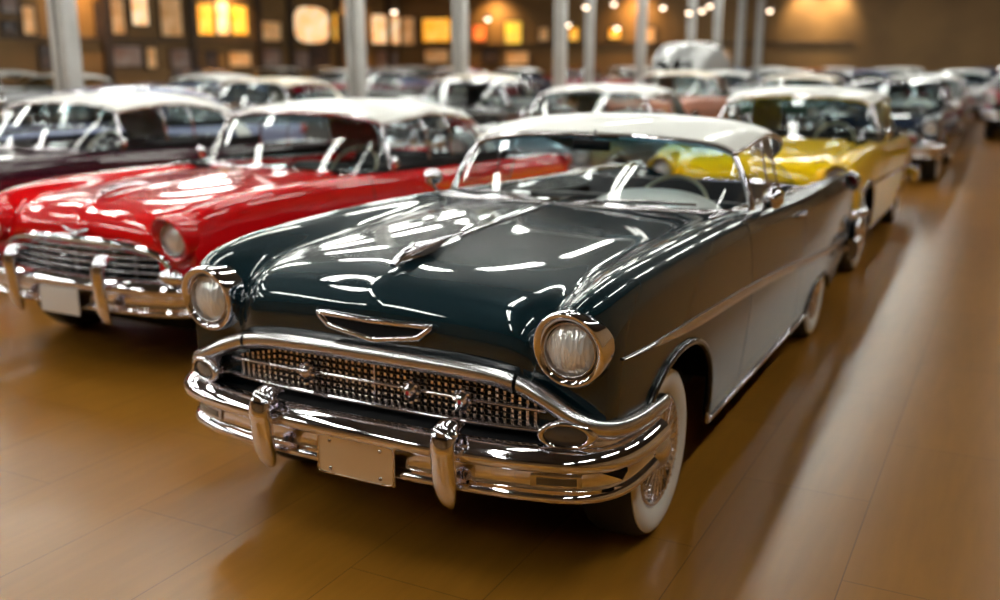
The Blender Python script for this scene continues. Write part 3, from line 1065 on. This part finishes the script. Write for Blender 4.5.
# ------------------------------------------------------------------ generic neighbour car
def generic_car(name, paint_m, roof_m, oval=True):
    root = empty(name, (0, 0, 0))
    zs = .90
    b = build_shell(root, paint_m, dens=4, net=car_net(front_drop=.02) * (1, 1, zs))
    tub(root)
    for s in (1, -1):
        make_wheel(s, root, .895, .06, .345, fancy=False)
        make_wheel(s, root, .89, 3.35, .345, fancy=False)
    roof, top, low = roof_canopy(root, roof_m, y0=1.60, y1=3.25, zf=1.42, zm=1.485, zr=1.37, hw=.80)
    MB().tube(np.concatenate([low[::-1, 0], low[0], low[:, -1]]) + (0, 0, .004), .012, 8).obj('roof_drip_rail', M['chrome'], root, sharp=None)
    windshield(root, low, M['glass_tinted'], M['chrome'], zs)
    rr = low[-1]
    bl = spline(mirror_path([(0, 3.62, .90), (.3, 3.60, .90), (.6, 3.55, .91), (.74, 3.5, .925), (.80, 3.42, .94)]), len(rr))
    gr = np.array([rr * (1 - t) + bl * t + np.array([0, .06 * math.sin(math.pi * t), .02 * math.sin(math.pi * t)]) for t in np.linspace(0, 1, 8)])
    MB().grid(gr[:, 7:-7]).obj('rear_window', M['glass_dark'], root, sharp=None)
    for s in (1, -1):
        k = slice(0, 8) if s < 0 else slice(-8, None)
        Q = gr[:, k]
        I = Q - np.array([s * .03, .03, .0])
        mb = MB().grid(Q).grid(I, flip=True)
        e = low[:, -1] if s > 0 else low[:, 0]
        # pillar front edge on the side
        pf = np.array([e[-5] * (1 - t) + np.array([s * .86, 3.18, .965]) * t for t in np.linspace(0, 1, 8)])
        edge = Q[:, 0 if s < 0 else -1]
        mb.grid(np.stack([pf, edge], 1))
        mb.obj('roof_pillar', roof_m, root, sharp=50)
        vf = MB()
        a = e[8]; q = e[17]
        vf.tube([a, (s * .84, a[1] + .02, 1.25), (s * .868, a[1] + .03, .99)], .010, 8, up=(0, 1, 0))
        MB().tube([q, (s * .84, q[1] + .02, 1.25), (s * .868, q[1] + .03, .98)], .007, 8, up=(0, 1, 0)).obj('quarter_window_frame', M['chrome'], root, sharp=None)
        vf.obj('side_window_frame', M['chrome'], root, sharp=None)
        side_strip(b, root, s, [(-.40, .73), (.24, .72), (1.13, .70), (2.0, .67), (3.3, .62), (4.5, .57)], lambda t: .012, 'side_trim', M['chrome'])
        belt_strip(b, root, s, 1.0, 4.5, M['chrome'])
        arch_lip(b, root, s, M['chrome'], -.37, .61, .010)
        headlight(s, root, cz=.823, bez_mat=paint_m, hood=.08)
        guard(s * .38, root, y=-.69, z0=.33, z1=.70)
    seat_bench(root, 2.05, back_top=.95); seat_bench(root, 3.0, back_top=.95)
    steering(root, .38, 1.75, .98); dashboard(root, M['seat']).scale = (1, 1, .9)
    # oval grille
    Y = -.635
    ring = MB()
    ep = ellipse_ring(0, Y, .625, .70, .150, .03, 64, 2.6, .10)
    closed_tube(ring, ep, .026, 12, flat=(1, 1.2))
    go = ring.obj('grille_surround', M['chrome'], root, sharp=None)
    bars = MB()
    for k in range(6):
        z = .625 + (-.105 + .042 * k)
        hwid = .655 * max(0, 1 - abs((z - .625) / .150) ** 2.6) ** (1 / 2.6)
        xs = np.linspace(-hwid, hwid, 26)
        bars.tube([(x, Y + .01 + .10 * (x / .665) ** 2, z) for x in xs], .0085, 8, flat=(1.4, .8))
    for x in np.linspace(-.45, .45, 7):
        bars.tube([(x, Y + .022 + .1 * (x / .665) ** 2, .50), (x, Y + .022 + .1 * (x / .665) ** 2, .75)], .004, 6)
    bars.obj('grille_bars', M['satin'], go, sharp=None)
    bk = MB()
    xs = np.linspace(-.86, .86, 30)
    bk.grid(np.array([[(x, -.575 + .10 * (x / .665) ** 2 + dy, z) for x in xs] for z, dy in ((.78, .02), (.8, 0), (.5, 0), (.36, .06))]))
    bk.obj('front_valance', M['black_paint'], root)
    sc_ = MB()
    for s in (1, -1):
        sc_.sphere((s * .80, -.60, .60), .085, 20, 12, (1.2, .5, .62))
    MB().grid(sweep(bumper_path(70), bumper_section()), closed_u=True, caps=True).obj('front_bumper', M['chrome'], root, sharp=45)
    for s in (1, -1):
        p_ = MB().sphere((s * .79, -.62, .61), .085, 20, 12, (1.2, .6, .62)).obj('parking_light', M['chrome'], root, sharp=None)
    pl = MB().box((0, -.76, .43), (.33, .012, .155), bev=.004).obj('license_plate', M['plate_white'], root)
    rear_bumper_part(root, M['chrome'])
    hz = lambda y: top_z(b, 0, y)
    orn = MB().tube([(0, -.42, hz(-.42) + .008), (0, -.34, hz(-.34) + .03), (0, -.2, hz(-.2) + .03), (0, .0, hz(0) + .015)], [.014, .024, .02, .006], 10)
    orn.obj('hood_ornament', M['chrome'], root, sharp=None)
    em = MB().tube([(-.11, -.60, .83), (0, -.61, .805), (.11, -.60, .83)], .010, 8)
    em.obj('hood_emblem', M['chrome'], root, sharp=None)
    for s in (1, -1):
        t = MB().lathe(spline([(4.64, .07), (4.74, .08), (4.79, .07), (4.80, .05), (4.79, .001)], 16), 24, axis='y', c=(s * .885, 0, .82))
        t.obj('tail_light', M['emblem_red'], root, sharp=None)
        MB().tube([(s * .92, 1.50, 1.0), (s * .94, 1.48, 1.05)], .009, 8).sphere((s * .95, 1.48, 1.08), .052, 16, 10, (.8, .5, .9)).obj('door_mirror', M['chrome'], root, sharp=None)
    return root, b

red, _ = generic_car('hardtop_car', M['red'], M['white_roof'])
red.location = (-2.97, 1.2, 0)
red.scale = (1, 1, 1.035)
tag(red, 'bright red car with white roof and chrome oval grille, left of the dark teal car', 'car')

def another(src, paint_m, roof_m, x, y, label, group=None, sc=(1, 1, 1.035), rz=0):
    c = copy_tree(src, None, {M['red']: paint_m, M['white_roof']: roof_m})
    c.location = (x, y, 0); c.scale = sc; c.rotation_euler = (0, 0, rz)
    c['label'] = label; c['category'] = 'car'
    if group: c['group'] = group
    return c

WR, CR = M['white_roof'], M['cream_roof']
another(red, M['burgundy'], WR, -6.15, 1.55, 'dark burgundy car with white roof left of the red car')
another(red, M['yellow'], WR, -.03, 5.72, 'bright yellow car with cream white roof standing right behind the dark teal car', sc=(.97, .93, 1.06))
another(red, M['navy'], M['navy'], .04, 13.5, 'dark navy car between the yellow car and the white car by the aisle')
another(red, M['white_paint'], WR, -.06, 19.7, 'white car with white roof by the aisle, behind the dark navy car')
another(red, M['grey_paint'], WR, -3.0, 7.25, 'pale car with a white roof seen over the red and dark teal cars')
another(red, M['peach'], CR, -4.9, 16.6, 'peach pink car with cream roof and cream pillars in the middle distance', sc=(1, 1, 1.09))
another(red, M['green'], CR, -2.4, 17.5, 'car under a cream roof seen directly above the yellow car roof')
another(red, M['lavender'], M['lavender'], -8.5, 3.9, 'lavender blue car with its roof just showing above the burgundy car')
another(red, M['grey_paint'], CR, -10.55, 9.35, 'dark windowed car with a beige roof behind the red car roof')
another(red, M['grey_paint'], CR, -9.2, 15.0, 'beige roofed car in front of the second grey column from the front')
another(red, M['black_paint'], M['grey_paint'], -7.0, 11.0, 'black car with a dark grey roof between two pale roofed cars')

# ------------------------------------------------------------------ small far cars: fewer parts
def far_car(name):
    root = empty(name, (0, 0, 0))
    b = Body(car_net() * (1, 1, .9), dens=2, ns=8)
    last = len(b.ts) - 1
    iop0 = int(np.argmin(abs(b.y - 1.30))); t0 = b.seam_i[3][0]
    mb = MB()
    for s in (1, -1):
        mb.grid(b.patch(0, last, 0, b.cseam, s))
        edge = b.patch(0, 0, 0, b.cseam, s)[0]
        mb.add(list(edge) + [(s * .8, -.545, .815)], [(i, i + 1, len(edge)) for i in range(len(edge) - 1)] + [(len(edge) - 1, 0, len(edge))])
    mb.grid(b.both(0, iop0, b.cseam)); mb.grid(b.both(t0, last, b.cseam))
    Rr = b.both(last, last, 0)[0]
    mb.add(list(Rr) + [(0, 4.76, .6)], [(i, i + 1, len(Rr)) for i in range(len(Rr) - 1)])
    mb.obj('body', M['red'], root, sharp=50)
    tub(root)
    roof, top, low = roof_canopy(root, M['white_roof'], y0=1.60, y1=3.25, zf=1.42, zm=1.485, zr=1.37, hw=.80)
    windshield(root, low, M['glass_tinted'], M['chrome'], .9)
    rr = low[-1]
    bl = spline(mirror_path([(0, 3.62, .90), (.3, 3.60, .90), (.6, 3.55, .91), (.74, 3.5, .925), (.80, 3.42, .94)]), len(rr))
    gr = np.array([rr * (1 - t) + bl * t for t in np.linspace(0, 1, 5)])
    MB().grid(gr).obj('rear_window', M['glass_dark'], root, sharp=None)
    for s in (1, -1):
        for y in (.06, 3.35):
            MB().lathe([(s * .86, .001), (s * .865, .2), (s * .87, .32), (s * .80, .345), (s * .68, .34), (s * .68, .2)], 24, c=(0, y, .345)).obj('wheel', M['rubber'], root)
        MB().lathe([(-.60, .001), (-.59, .06), (-.565, .09), (-.57, .12), (-.52, .125)], 20, axis='y', c=(s * .795, 0, .823)).obj('headlight', M['chrome'], root)
    MB().grid(sweep(bumper_path(24), bumper_section()), closed_u=True, caps=True).obj('front_bumper', M['chrome'], root, sharp=45)
    gp = MB()
    closed_tube(gp, ellipse_ring(0, -.62, .68, .62, .12, .02, 28, 2.6, .10), .022, 6)
    for z in (.63, .68, .73):
        gp.tube([(-.56, -.55, z), (0, -.61, z), (.56, -.55, z)], .01, 5)
    gp.obj('grille', M['satin'], root)
    MB().grid(np.array([[(x, -.56, z) for x in (-.8, 0, .8)] for z in (.76, .4)])).obj('front_valance', M['black_paint'], root)
    return root
far = far_car('distant_car')
far.location = (-22.5, 14.5, 0); far.scale = (1, 1, 1)
tag(far, 'pale grey car partly hidden behind the leftmost grey column', 'car')
FAR = [
    ('white_paint', 'white_roof', -26.5, 15.4, 'white car at the far left edge under the dark picture frames'),
    ('lavender', 'lavender', -24.0, 21.5, 'lavender grey car just right of the leftmost grey column'),
    ('maroon', 'white_roof', -19.2, 23.6, 'white roofed car left of the second grey column'),
    ('maroon', 'maroon', -15.2, 24.8, 'dull crimson car between the second and third grey columns'),
    ('white_paint', 'white_roof', -6.0, 24.5, 'white car in the far rows in front of the silver van'),
    ('blue', 'navy', -3.2, 25.5, 'steel blue car in the far rows above the cream roof'),
    ('maroon', 'black_paint', -.3, 26.0, 'dark crimson car behind the white car by the aisle'),
    ('black_paint', 'black_paint', -19.4, 16.8, 'low black car behind the lavender roof at left'),
    ('navy', 'white_roof', -15.0, 12.5, 'dark car with a white roof between the first two grey columns'),
    ('black_paint', 'navy', -14.5, 19.0, 'dark navy car right of the second grey column'),
]
for p_, r_, x, y, l in FAR:
    another(far, M[p_], M[r_], x, y, l, 'cars in the far rows')
pal = [('black_paint', 'black'), ('lavender', 'lavender'), ('maroon', 'crimson'), ('white_paint', 'white'), ('navy', 'navy'), ('blue', 'steel blue'), ('grey_paint', 'grey')]
rnd = random.Random(5)
for y in (32.2, 38.4, 44.6):
    for k, x in enumerate((-29.5, -26.3, -23.1, -19.9, -16.7, -13.5, -9.3, -6.1, -2.9, .3)):
        if y == 32.2 and x in (-13.5, -9.3): continue
        p_, w = pal[rnd.randrange(len(pal))]
        r_ = 'white_roof' if rnd.random() < .35 else p_
        rf = 'white roof' if r_ == 'white_roof' else 'roof the same colour'
        another(far, M[p_], M[r_], x + rnd.uniform(-.2, .2), y + rnd.uniform(-.2, .2),
                'distant %s car, %s, %s in the %s row' % (w, rf, ['first', 'second', 'third', 'fourth', 'fifth', 'sixth', 'seventh', 'eighth', 'ninth', 'tenth'][k] + ' from left', {32.2: 'nearest', 38.4: 'middle', 44.6: 'back'}[y]),
                'cars in the far rows')
another(far, M['maroon'], M['maroon'], 2.15, 23.5, 'tall dark red car across the aisle at the right edge', 'cars in the far rows', sc=(1, 1, 1.2))
another(far, M['black_paint'], M['black_paint'], 2.3, 30.0, 'black car behind the tall dark red one at the right edge', 'cars in the far rows', sc=(1, 1, 1.1))

for ch in far.children:
    for i, sl in enumerate(ch.material_slots):
        if ch.data.materials[i] == M['red']:
            sl.link = 'OBJECT'; sl.material = M['grey_paint']
# silver streamlined van
def van(x, y):
    r = empty('delivery_van', (x, y, 0))
    rows = []
    for t, wv, h in [(0, .55, 1.35), (.02, .80, 1.75), (.08, .98, 2.15), (.2, 1.05, 2.45), (.45, 1.05, 2.55), (.75, 1.04, 2.5), (.93, .98, 2.3), (1, .8, 1.9)]:
        row = []
        for q in np.linspace(0, math.pi, 15):
            cx = math.copysign(abs(math.cos(q)) ** .42, math.cos(q)); cz = abs(math.sin(q)) ** .55
            row.append((cx * wv, t * 5.2, .35 + (h - .35) * cz))
        rows.append(row)
    net = np.array(rows)
    S = np.einsum('ia,abc,jb->ijc', bs(8, np.linspace(0, 5, 40)), net, bs(15, np.linspace(0, 12, 50)))
    mb = MB().grid(S)
    for e in (0, -1):
        R_ = S[e]; mb.add(list(R_) + [R_.mean(0)], [(i, (i + 1) % len(R_), len(R_)) for i in range(len(R_))])
    mb.obj('van_body', M['silver_paint'], r, sharp=50)
    w = MB()
    for s in (1, -1):
        w.box((s * .36, .10, 1.62), (.62, .03, .46), bev=.01, rot=Matrix.Rotation(math.radians(-14), 3, 'X') @ Matrix.Rotation(s * .22, 3, 'Z'))
    w.obj('windshield', M['black_paint'], r)
    for s in (1, -1):
        for yy in (.9, 4.2):
            MB().lathe([(s * .98, .001), (s * .985, .3), (s * .97, .38), (s * .78, .38), (s * .77, .2)], 24, c=(0, yy, .38)).obj('wheel', M['rubber'], r)
        MB().sphere((s * .66, -.02, .85), .12, 16, 10).obj('headlight', M['lens'], r)
    MB().tube([(-.95, .1, .5), (-.6, -.06, .5), (.6, -.06, .5), (.95, .1, .5)], .07, 10).obj('front_bumper', M['chrome'], r)
    tag(r, 'tall silver round-topped van rising over the far rows of cars', 'van')
van(-8.9, 30.4)

# ------------------------------------------------------------------ hall
XL, XR, YB, YF = -34.0, 9.0, 52.0, -14.0
def struct(name, mb, mat, **k):
    o = mb.obj(name, mat, None, **k)
    o['kind'] = 'structure'
    return o
struct('floor', MB().box(((XL + XR) / 2, (YB + YF) / 2, -.05), (XR - XL, YB - YF, .1)), M['floor'])
struct('ceiling', MB().box(((XL + XR) / 2, (YB + YF) / 2, CEIL_Z + .45), (XR - XL, YB - YF, .1)), M['ceiling'])
struct('wall_back', MB().box(((XL + XR) / 2, YB + .1, 3), (XR - XL, .2, 6.1)), M['wall'])
struct('wall_left', MB().box((XL - .1, (YB + YF) / 2, 3), (.2, YB - YF, 6.1)), M['wall'])
struct('wall_right', MB().box((XR + .1, (YB + YF) / 2, 3), (.2, YB - YF, 6.1)), M['wall'])
struct('wall_front', MB().box(((XL + XR) / 2, YF - .1, 3), (XR - XL, .2, 6.1)), M['wall'])

for k, y in enumerate((22.0, 28.4, 33.6, 38.4, 41.0, 45.4, 50.6)):
    struct('trim_%d' % (k + 1), MB().box((XL + .12, y, 3), (.24, .35, 6), bev=.02), M['frame_dark'])
struct('trim_8', MB().box((XL + .1, 33, 2.72), (.2, 37.5, .12), bev=.02), M['frame_dark'])
struct('trim_9', MB().box((-20, YB - .1, 2.72), (27.8, .2, .12), bev=.02), M['frame_dark'])
def column(x, y, label):
    mb = MB()
    for s in (-1, 1):
        mb.box((x + s * .12, y, 3.0), (.10, .30, 6.0), bev=.01)
    mb.box((x, y, 3.0), (.16, .08, 6.0))
    mb.box((x, y, .06), (.46, .42, .12), bev=.01)
    o = struct('column', mb, M['column'])
    o['label'] = label
for x, y, l in [(-11.6, 7.8, 'leftmost grey steel column, nearest of all'), (-11.6, 15.7, 'second grey steel column from the left'),
                (-11.6, 20.5, 'third grey steel column from the left'), (-11.6, 27.1, 'fourth grey steel column from the left'),
                (-15.1, 38.05, 'narrow grey column beside the fourth one'), (-11.6, 34.9, 'grey column just left of the silver van'),
                (-11.6, 41.5, 'grey column above the silver van'), (-11.6, 45.8, 'grey column right of the silver van'),
                (-11.6, 50.3, 'thin grey column in the far row'), (-10.75, 50.9, 'thinnest grey column nearest the back wall')]:
    column(x, y, l)

def ceiling_light(x, y, proto=[None]):
    if proto[0] is None:
        r = empty('ceiling_light', (0, 0, 0))
        h = MB().box((0, 0, CEIL_Z + .05), (.30, 2.7, .07), bev=.01)
        for s in (-1, 1):
            h.tube([(0, s * 1.0, CEIL_Z + .07), (0, s * 1.0, CEIL_Z + .4)], .01, 6)
        h.obj('lamp_housing', M['housing'], r)
        for s in (-1, 1):
            t = MB().tube([(s * .08, -1.3, CEIL_Z - .01), (s * .08, 1.3, CEIL_Z - .01)], .03, 8)
            t.obj('fluorescent_tube', M['tube'], r)
        tag(r, 'white fluorescent tube fitting hanging in rows from the dark ceiling', 'ceiling light', 'fluorescent fittings in rows above the cars')
        proto[0] = r
        c = r
    else:
        c = copy_tree(proto[0])
    c.location = (x, y, 0)
for x in (-20.6, -17.3, -14, -10.7, -7.4, -4.1, -.8, 3.7):
    for y in np.arange(-7, 46, 4.0):
        ceiling_light(x, float(y))

# ------------------------------------------------------------------ lit signs and posters on the walls
def lit(name, c1, c2, strength):
    m, nt, b = new_mat(name)
    tc = nt.nodes.new('ShaderNodeTexCoord')
    n = nt.nodes.new('ShaderNodeTexNoise'); n.inputs['Scale'].default_value = 1.6
    r = nt.nodes.new('ShaderNodeValToRGB')
    r.color_ramp.elements[0].color = (*c1, 1); r.color_ramp.elements[1].color = (*c2, 1)
    r.color_ramp.elements[0].position = .4; r.color_ramp.elements[1].position = .6
    nt.links.new(tc.outputs['Object'], n.inputs['Vector'])
    nt.links.new(n.outputs['Fac'], r.inputs['Fac'])
    nt.links.new(r.outputs['Color'], b.inputs['Base Color'])
    if strength:
        nt.links.new(r.outputs['Color'], b.inputs['Emission Color'])
        b.inputs['Emission Strength'].default_value = strength
    b.inputs['Roughness'].default_value = .4
    return m
LM = {
    'orange': lit('orange_lit_panel', (1.0, .38, .02), (.95, .50, .08), 1.0),
    'pale': lit('pale_lit_panel', (1.0, .48, .18), (1.0, .75, .45), .9),
    'tan': lit('tan_lit_panel', (.55, .26, .08), (.70, .42, .20), .30),
    'red': lit('red_lit_panel', (.9, .14, .03), (.9, .25, .06), .7),
    'yellow': lit('yellow_lit_panel', (.8, .6, .06), (.7, .5, .1), .55),
    'poster': lit('dull_poster', (.22, .12, .09), (.30, .24, .22), 0),
    'dark': lit('dark_poster', (.02, .02, .03), (.08, .05, .04), 0),
}
CAMP = Vector((2.0556, -3.4966, 1.85))
def wall_panel(wall, a, z0, z1, w, mat, name, label, cat, group, arch=False):
    """a = position along the wall of the panel centre"""
    zc, h = (z0 + z1) / 2, z1 - z0
    r = empty(name, (XL + .02, a, zc) if wall == 'l' else (a, YB - .02, zc), math.pi / 2 if wall == 'l' else 0)
    t = .09
    fr = MB()
    if arch:
        pts = ellipse_ring(0, -.05, 0, w / 2, h / 2, .05, 40, 3.2)
        closed_tube(fr, pts, .06, 8)
        mb = MB().add([(p[0], -.04, p[2]) for p in pts] + [(0, -.04, 0)], [(i, (i + 1) % 40, 40) for i in range(40)])
    else:
        for s in (-1, 1):
            fr.box((s * (w / 2 - t / 2), -.05, 0), (t, .1, h), bev=.01)
            fr.box((0, -.05, s * (h / 2 - t / 2)), (w, .1, t), bev=.01)
        mb = MB().box((0, -.03, 0), (w - t, .04, h - t))
    fr.obj('frame', M['frame_dark'], r)
    mb.obj('panel', LM[mat], r)
    tag(r, label, cat, group)
wall_panel('l', 30.47, 3.31, 4.75, 1.12, 'pale', 'illuminated_sign', 'pale warm lit sign panel at upper left, just right of the leftmost column', 'sign', 'lit panels on the far walls')
wall_panel('l', 29.19, 2.89, 4.60, 0.90, 'tan', 'illuminated_sign', 'dim tan wall panel beside the pale lit sign', 'sign', 'lit panels on the far walls')
wall_panel('l', 32.35, 2.86, 4.76, 1.52, 'tan', 'illuminated_sign', 'tan lit panel with soft picture between the pale sign and the orange trio', 'sign', 'lit panels on the far walls')
wall_panel('l', 34.60, 2.99, 4.60, 1.24, 'orange', 'illuminated_sign', 'left one of three glowing orange panels', 'sign', 'lit panels on the far walls')
wall_panel('l', 35.79, 3.02, 4.76, 1.00, 'pale', 'illuminated_sign', 'middle pale one of three glowing orange panels', 'sign', 'lit panels on the far walls')
wall_panel('l', 37.03, 3.04, 4.62, 1.34, 'orange', 'illuminated_sign', 'right one of three glowing orange panels', 'sign', 'lit panels on the far walls')
wall_panel('l', 39.22, 2.78, 3.91, 2.17, 'tan', 'illuminated_sign', 'low tan panel right of the three orange panels', 'sign', 'lit panels on the far walls')
wall_panel('l', 42.95, 2.73, 4.79, 3.26, 'pale', 'illuminated_sign', 'round cornered warm glowing window at upper left', 'sign', 'lit panels on the far walls', True)
wall_panel('l', 46.59, 2.78, 4.38, 1.11, 'orange', 'illuminated_sign', 'narrow orange panel beside the second column', 'sign', 'lit panels on the far walls')
wall_panel('l', 50.34, 2.77, 4.64, 3.25, 'pale', 'illuminated_sign', 'pale warm glowing panel right of the second column', 'sign', 'lit panels on the far walls')
wall_panel('b', -31.18, 2.89, 4.46, 2.20, 'orange', 'illuminated_sign', 'orange glowing panel left of the third column', 'sign', 'lit panels on the far walls')
wall_panel('b', -28.13, 2.93, 3.99, 1.05, 'red', 'illuminated_sign', 'small red-orange glowing panel right of the third column', 'sign', 'lit panels on the far walls')
wall_panel('b', -25.79, 2.73, 4.19, 1.29, 'yellow', 'illuminated_sign', 'dull yellow glowing panel between third and fourth columns', 'sign', 'lit panels on the far walls')
wall_panel('b', -23.76, 2.89, 3.81, 0.79, 'tan', 'illuminated_sign', 'small tan panel left of the fourth column', 'sign', 'lit panels on the far walls')
wall_panel('b', -21.82, 2.88, 3.78, 0.76, 'orange', 'illuminated_sign', 'small orange panel right of the fourth column', 'sign', 'lit panels on the far walls')
wall_panel('b', -19.26, 2.97, 3.69, 0.86, 'orange', 'illuminated_sign', 'smallest orange panel left of the silver van', 'sign', 'lit panels on the far walls')
wall_panel('l', 29.56, 1.50, 2.55, 1.84, 'poster', 'wall_poster', 'dark framed dull poster below the tan panel', 'poster', 'posters on the left wall')
wall_panel('l', 33.04, 1.38, 2.41, 1.96, 'poster', 'wall_poster', 'dull poster below the three orange panels', 'poster', 'posters on the left wall')
wall_panel('l', 34.85, 1.37, 2.33, 0.84, 'dark', 'wall_poster', 'dark narrow poster below the middle orange panel', 'poster', 'posters on the left wall')
wall_panel('l', 41.75, 1.31, 2.39, 1.75, 'poster', 'wall_poster', 'dull poster under the round cornered window', 'poster', 'posters on the left wall')
wall_panel('l', 23.82, 3.58, 4.31, 0.90, 'poster', 'wall_poster', 'reddish framed poster at the top left corner', 'poster', 'posters on the left wall')
wall_panel('l', 23.72, 2.81, 3.39, 0.81, 'dark', 'wall_poster', 'small dark frame below the top left poster', 'poster', 'posters on the left wall')
wall_panel('l', 25.32, 1.45, 2.49, 0.77, 'dark', 'wall_poster', 'dark upright frame left of the leftmost column', 'poster', 'posters on the left wall')
wall_panel('l', 43.55, 1.29, 2.63, 1.85, 'dark', 'wall_poster', 'dark doorway-like frame right of the round cornered window', 'poster', 'posters on the left wall')
wall_panel('l', 30.95, 1.40, 2.48, 0.73, 'tan', 'illuminated_sign', 'narrow dim tan panel between two lower posters', 'sign', 'lit panels on the far walls')
wall_panel('l', 36.89, 1.45, 2.35, 1.80, 'tan', 'illuminated_sign', 'dim tan panel under the orange trio', 'sign', 'lit panels on the far walls')
wall_panel('l', 39.39, 1.43, 2.47, 1.63, 'poster', 'wall_poster', 'dull poster under the low tan panel', 'poster', 'posters on the left wall')
wall_panel('l', 45.21, 2.87, 4.56, 0.8, 'orange', 'illuminated_sign', 'narrow orange panel left of the second column', 'sign', 'lit panels on the far walls')
wall_panel('l', 50.42, 1.24, 2.46, 2.49, 'poster', 'wall_poster', 'dull poster below the pale panel right of the second column', 'poster', 'posters on the left wall')
wall_panel('b', -33.26, 2.72, 4.56, 1.06, 'tan', 'illuminated_sign', 'tan panel between the pale and orange panels', 'sign', 'lit panels on the far walls')
wall_panel('b', -31.20, 1.60, 2.58, 1.91, 'tan', 'illuminated_sign', 'dim tan panel below the orange one left of the third column', 'sign', 'lit panels on the far walls')
wall_panel('b', -27.34, 1.61, 2.56, 1.25, 'dark', 'wall_poster', 'dark frame below the red-orange panel', 'poster', 'posters on the left wall')
wall_panel('b', -25.52, 1.50, 2.44, 1.69, 'tan', 'illuminated_sign', 'dim tan panel below the yellow one', 'sign', 'lit panels on the far walls')
wall_panel('b', -17.17, 2.73, 3.71, 0.77, 'tan', 'illuminated_sign', 'tan panel just right of the column beside the silver van', 'sign', 'lit panels on the far walls')
wall_panel('l', 24.63, 2.79, 4.04, 0.75, 'tan', 'illuminated_sign', 'tan upright panel near the top left corner', 'sign', 'lit panels on the far walls')
wall_panel('l', 28.20, 2.87, 4.29, 0.54, 'dark', 'wall_poster', 'tall dark frame right of the leftmost column', 'poster', 'posters on the left wall')
def pendant(x, y, z, label, green=False):
    r = empty('pendant_lamp', (x, y, z))
    MB().tube([(0, 0, .12), (0, 0, CEIL_Z + .4 - z)], .012, 6).obj('cord', M['frame_dark'], r)
    MB().lathe([(.14, .02), (.12, .08), (.02, .15), (-.02, .16), (.0, .145), (.1, .07)], 20, axis='z').obj('lamp_shade', M['frame_dark'], r)
    MB().sphere((0, 0, 0), .11, 14, 10).obj('bulb', M['bulb'], r)
    tag(r, label, 'lamp', 'small warm lamps hanging in the distance')
pendant(-20.90, 31.48, 3.77, 'small warm hanging lamp left of the third column')
pendant(-17.51, 33.16, 3.49, 'small warm hanging lamp just right of the third column')
pendant(-14.62, 34.60, 3.26, 'small warm hanging lamp right of the fourth column')
pendant(-13.07, 35.63, 4.08, 'small warm hanging lamp highest, above the silver van')
pendant(-12.86, 35.48, 3.14, 'small warm hanging lamp lowest, left of the silver van')
pendant(-11.30, 36.50, 3.93, 'small warm hanging lamp above the silver van at its left')
pendant(-10.35, 36.94, 3.73, 'small warm hanging lamp above the silver van at its right')
pendant(-9.89, 37.20, 3.81, 'small warm hanging lamp brightest beside the thin column')
pendant(-9.63, 37.39, 4.00, 'small warm hanging lamp highest beside the thin column')
pendant(-7.46, 38.46, 3.81, 'small warm hanging lamp alone at the right before the back wall')
pendant(-14.06, 35.08, 3.96, 'small warm hanging lamp between two thin columns near the top')
for k, (x, y, w) in enumerate(((XL + 1.2, 27.0, 'leftmost'), (XL + 1.2, 36.0, 'second'), (XL + 1.2, 47.0, 'third'), (-27.0, YB - 1.2, 'fourth'), (-18.0, YB - 1.2, 'fifth'))):  # added fill spots that warm the far walls, invented fittings
    l = bpy.data.lights.new('wall_washer', 'SPOT')
    l.energy = 900; l.color = (1, .60, .22); l.spot_size = math.radians(130); l.spot_blend = 1; l.shadow_soft_size = .15
    r = empty('wall_wash_light', (x, y, 5.5))
    lo = bpy.data.objects.new('wall_washer', l); C.objects.link(lo); lo.parent = r
    lo.rotation_euler = (math.radians(35), 0, math.pi / 2 if k < 3 else 0); lo.location = (0, 0, -.12)
    MB().tube([(0, 0, 0), (0, 0, .5)], .012, 6).lathe([(.05, .01), (.05, .09), (-.1, .11), (-.1, .09)], 16, axis='z').obj('lamp_shade', M['frame_dark'], r)
    tag(r, 'added warm fill spotlight above the lit wall panels, %s along the wall' % w, 'lamp')
for x in (-8.7, -7.2):
    l = bpy.data.lights.new('wall_washer', 'SPOT')
    l.energy = 650; l.color = (1, .76, .42); l.spot_size = math.radians(95); l.spot_blend = .8; l.shadow_soft_size = .1
    r = empty('wall_wash_light', (x, YB - 1.3, 5.3))
    lo = bpy.data.objects.new('wall_washer', l); C.objects.link(lo); lo.parent = r
    lo.rotation_euler = (math.radians(50), 0, 0); lo.location = (0, .1, -.05)
    MB().tube([(0, 0, 0), (0, 0, .7)], .012, 6).lathe([(.05, .01), (.05, .09), (-.1, .11), (-.1, .09)], 16, axis='z').obj('lamp_shade', M['frame_dark'], r)
    tag(r, 'small spotlight washing the back wall with warm light, %s of two' % ('left' if x < -8 else 'right'), 'lamp')
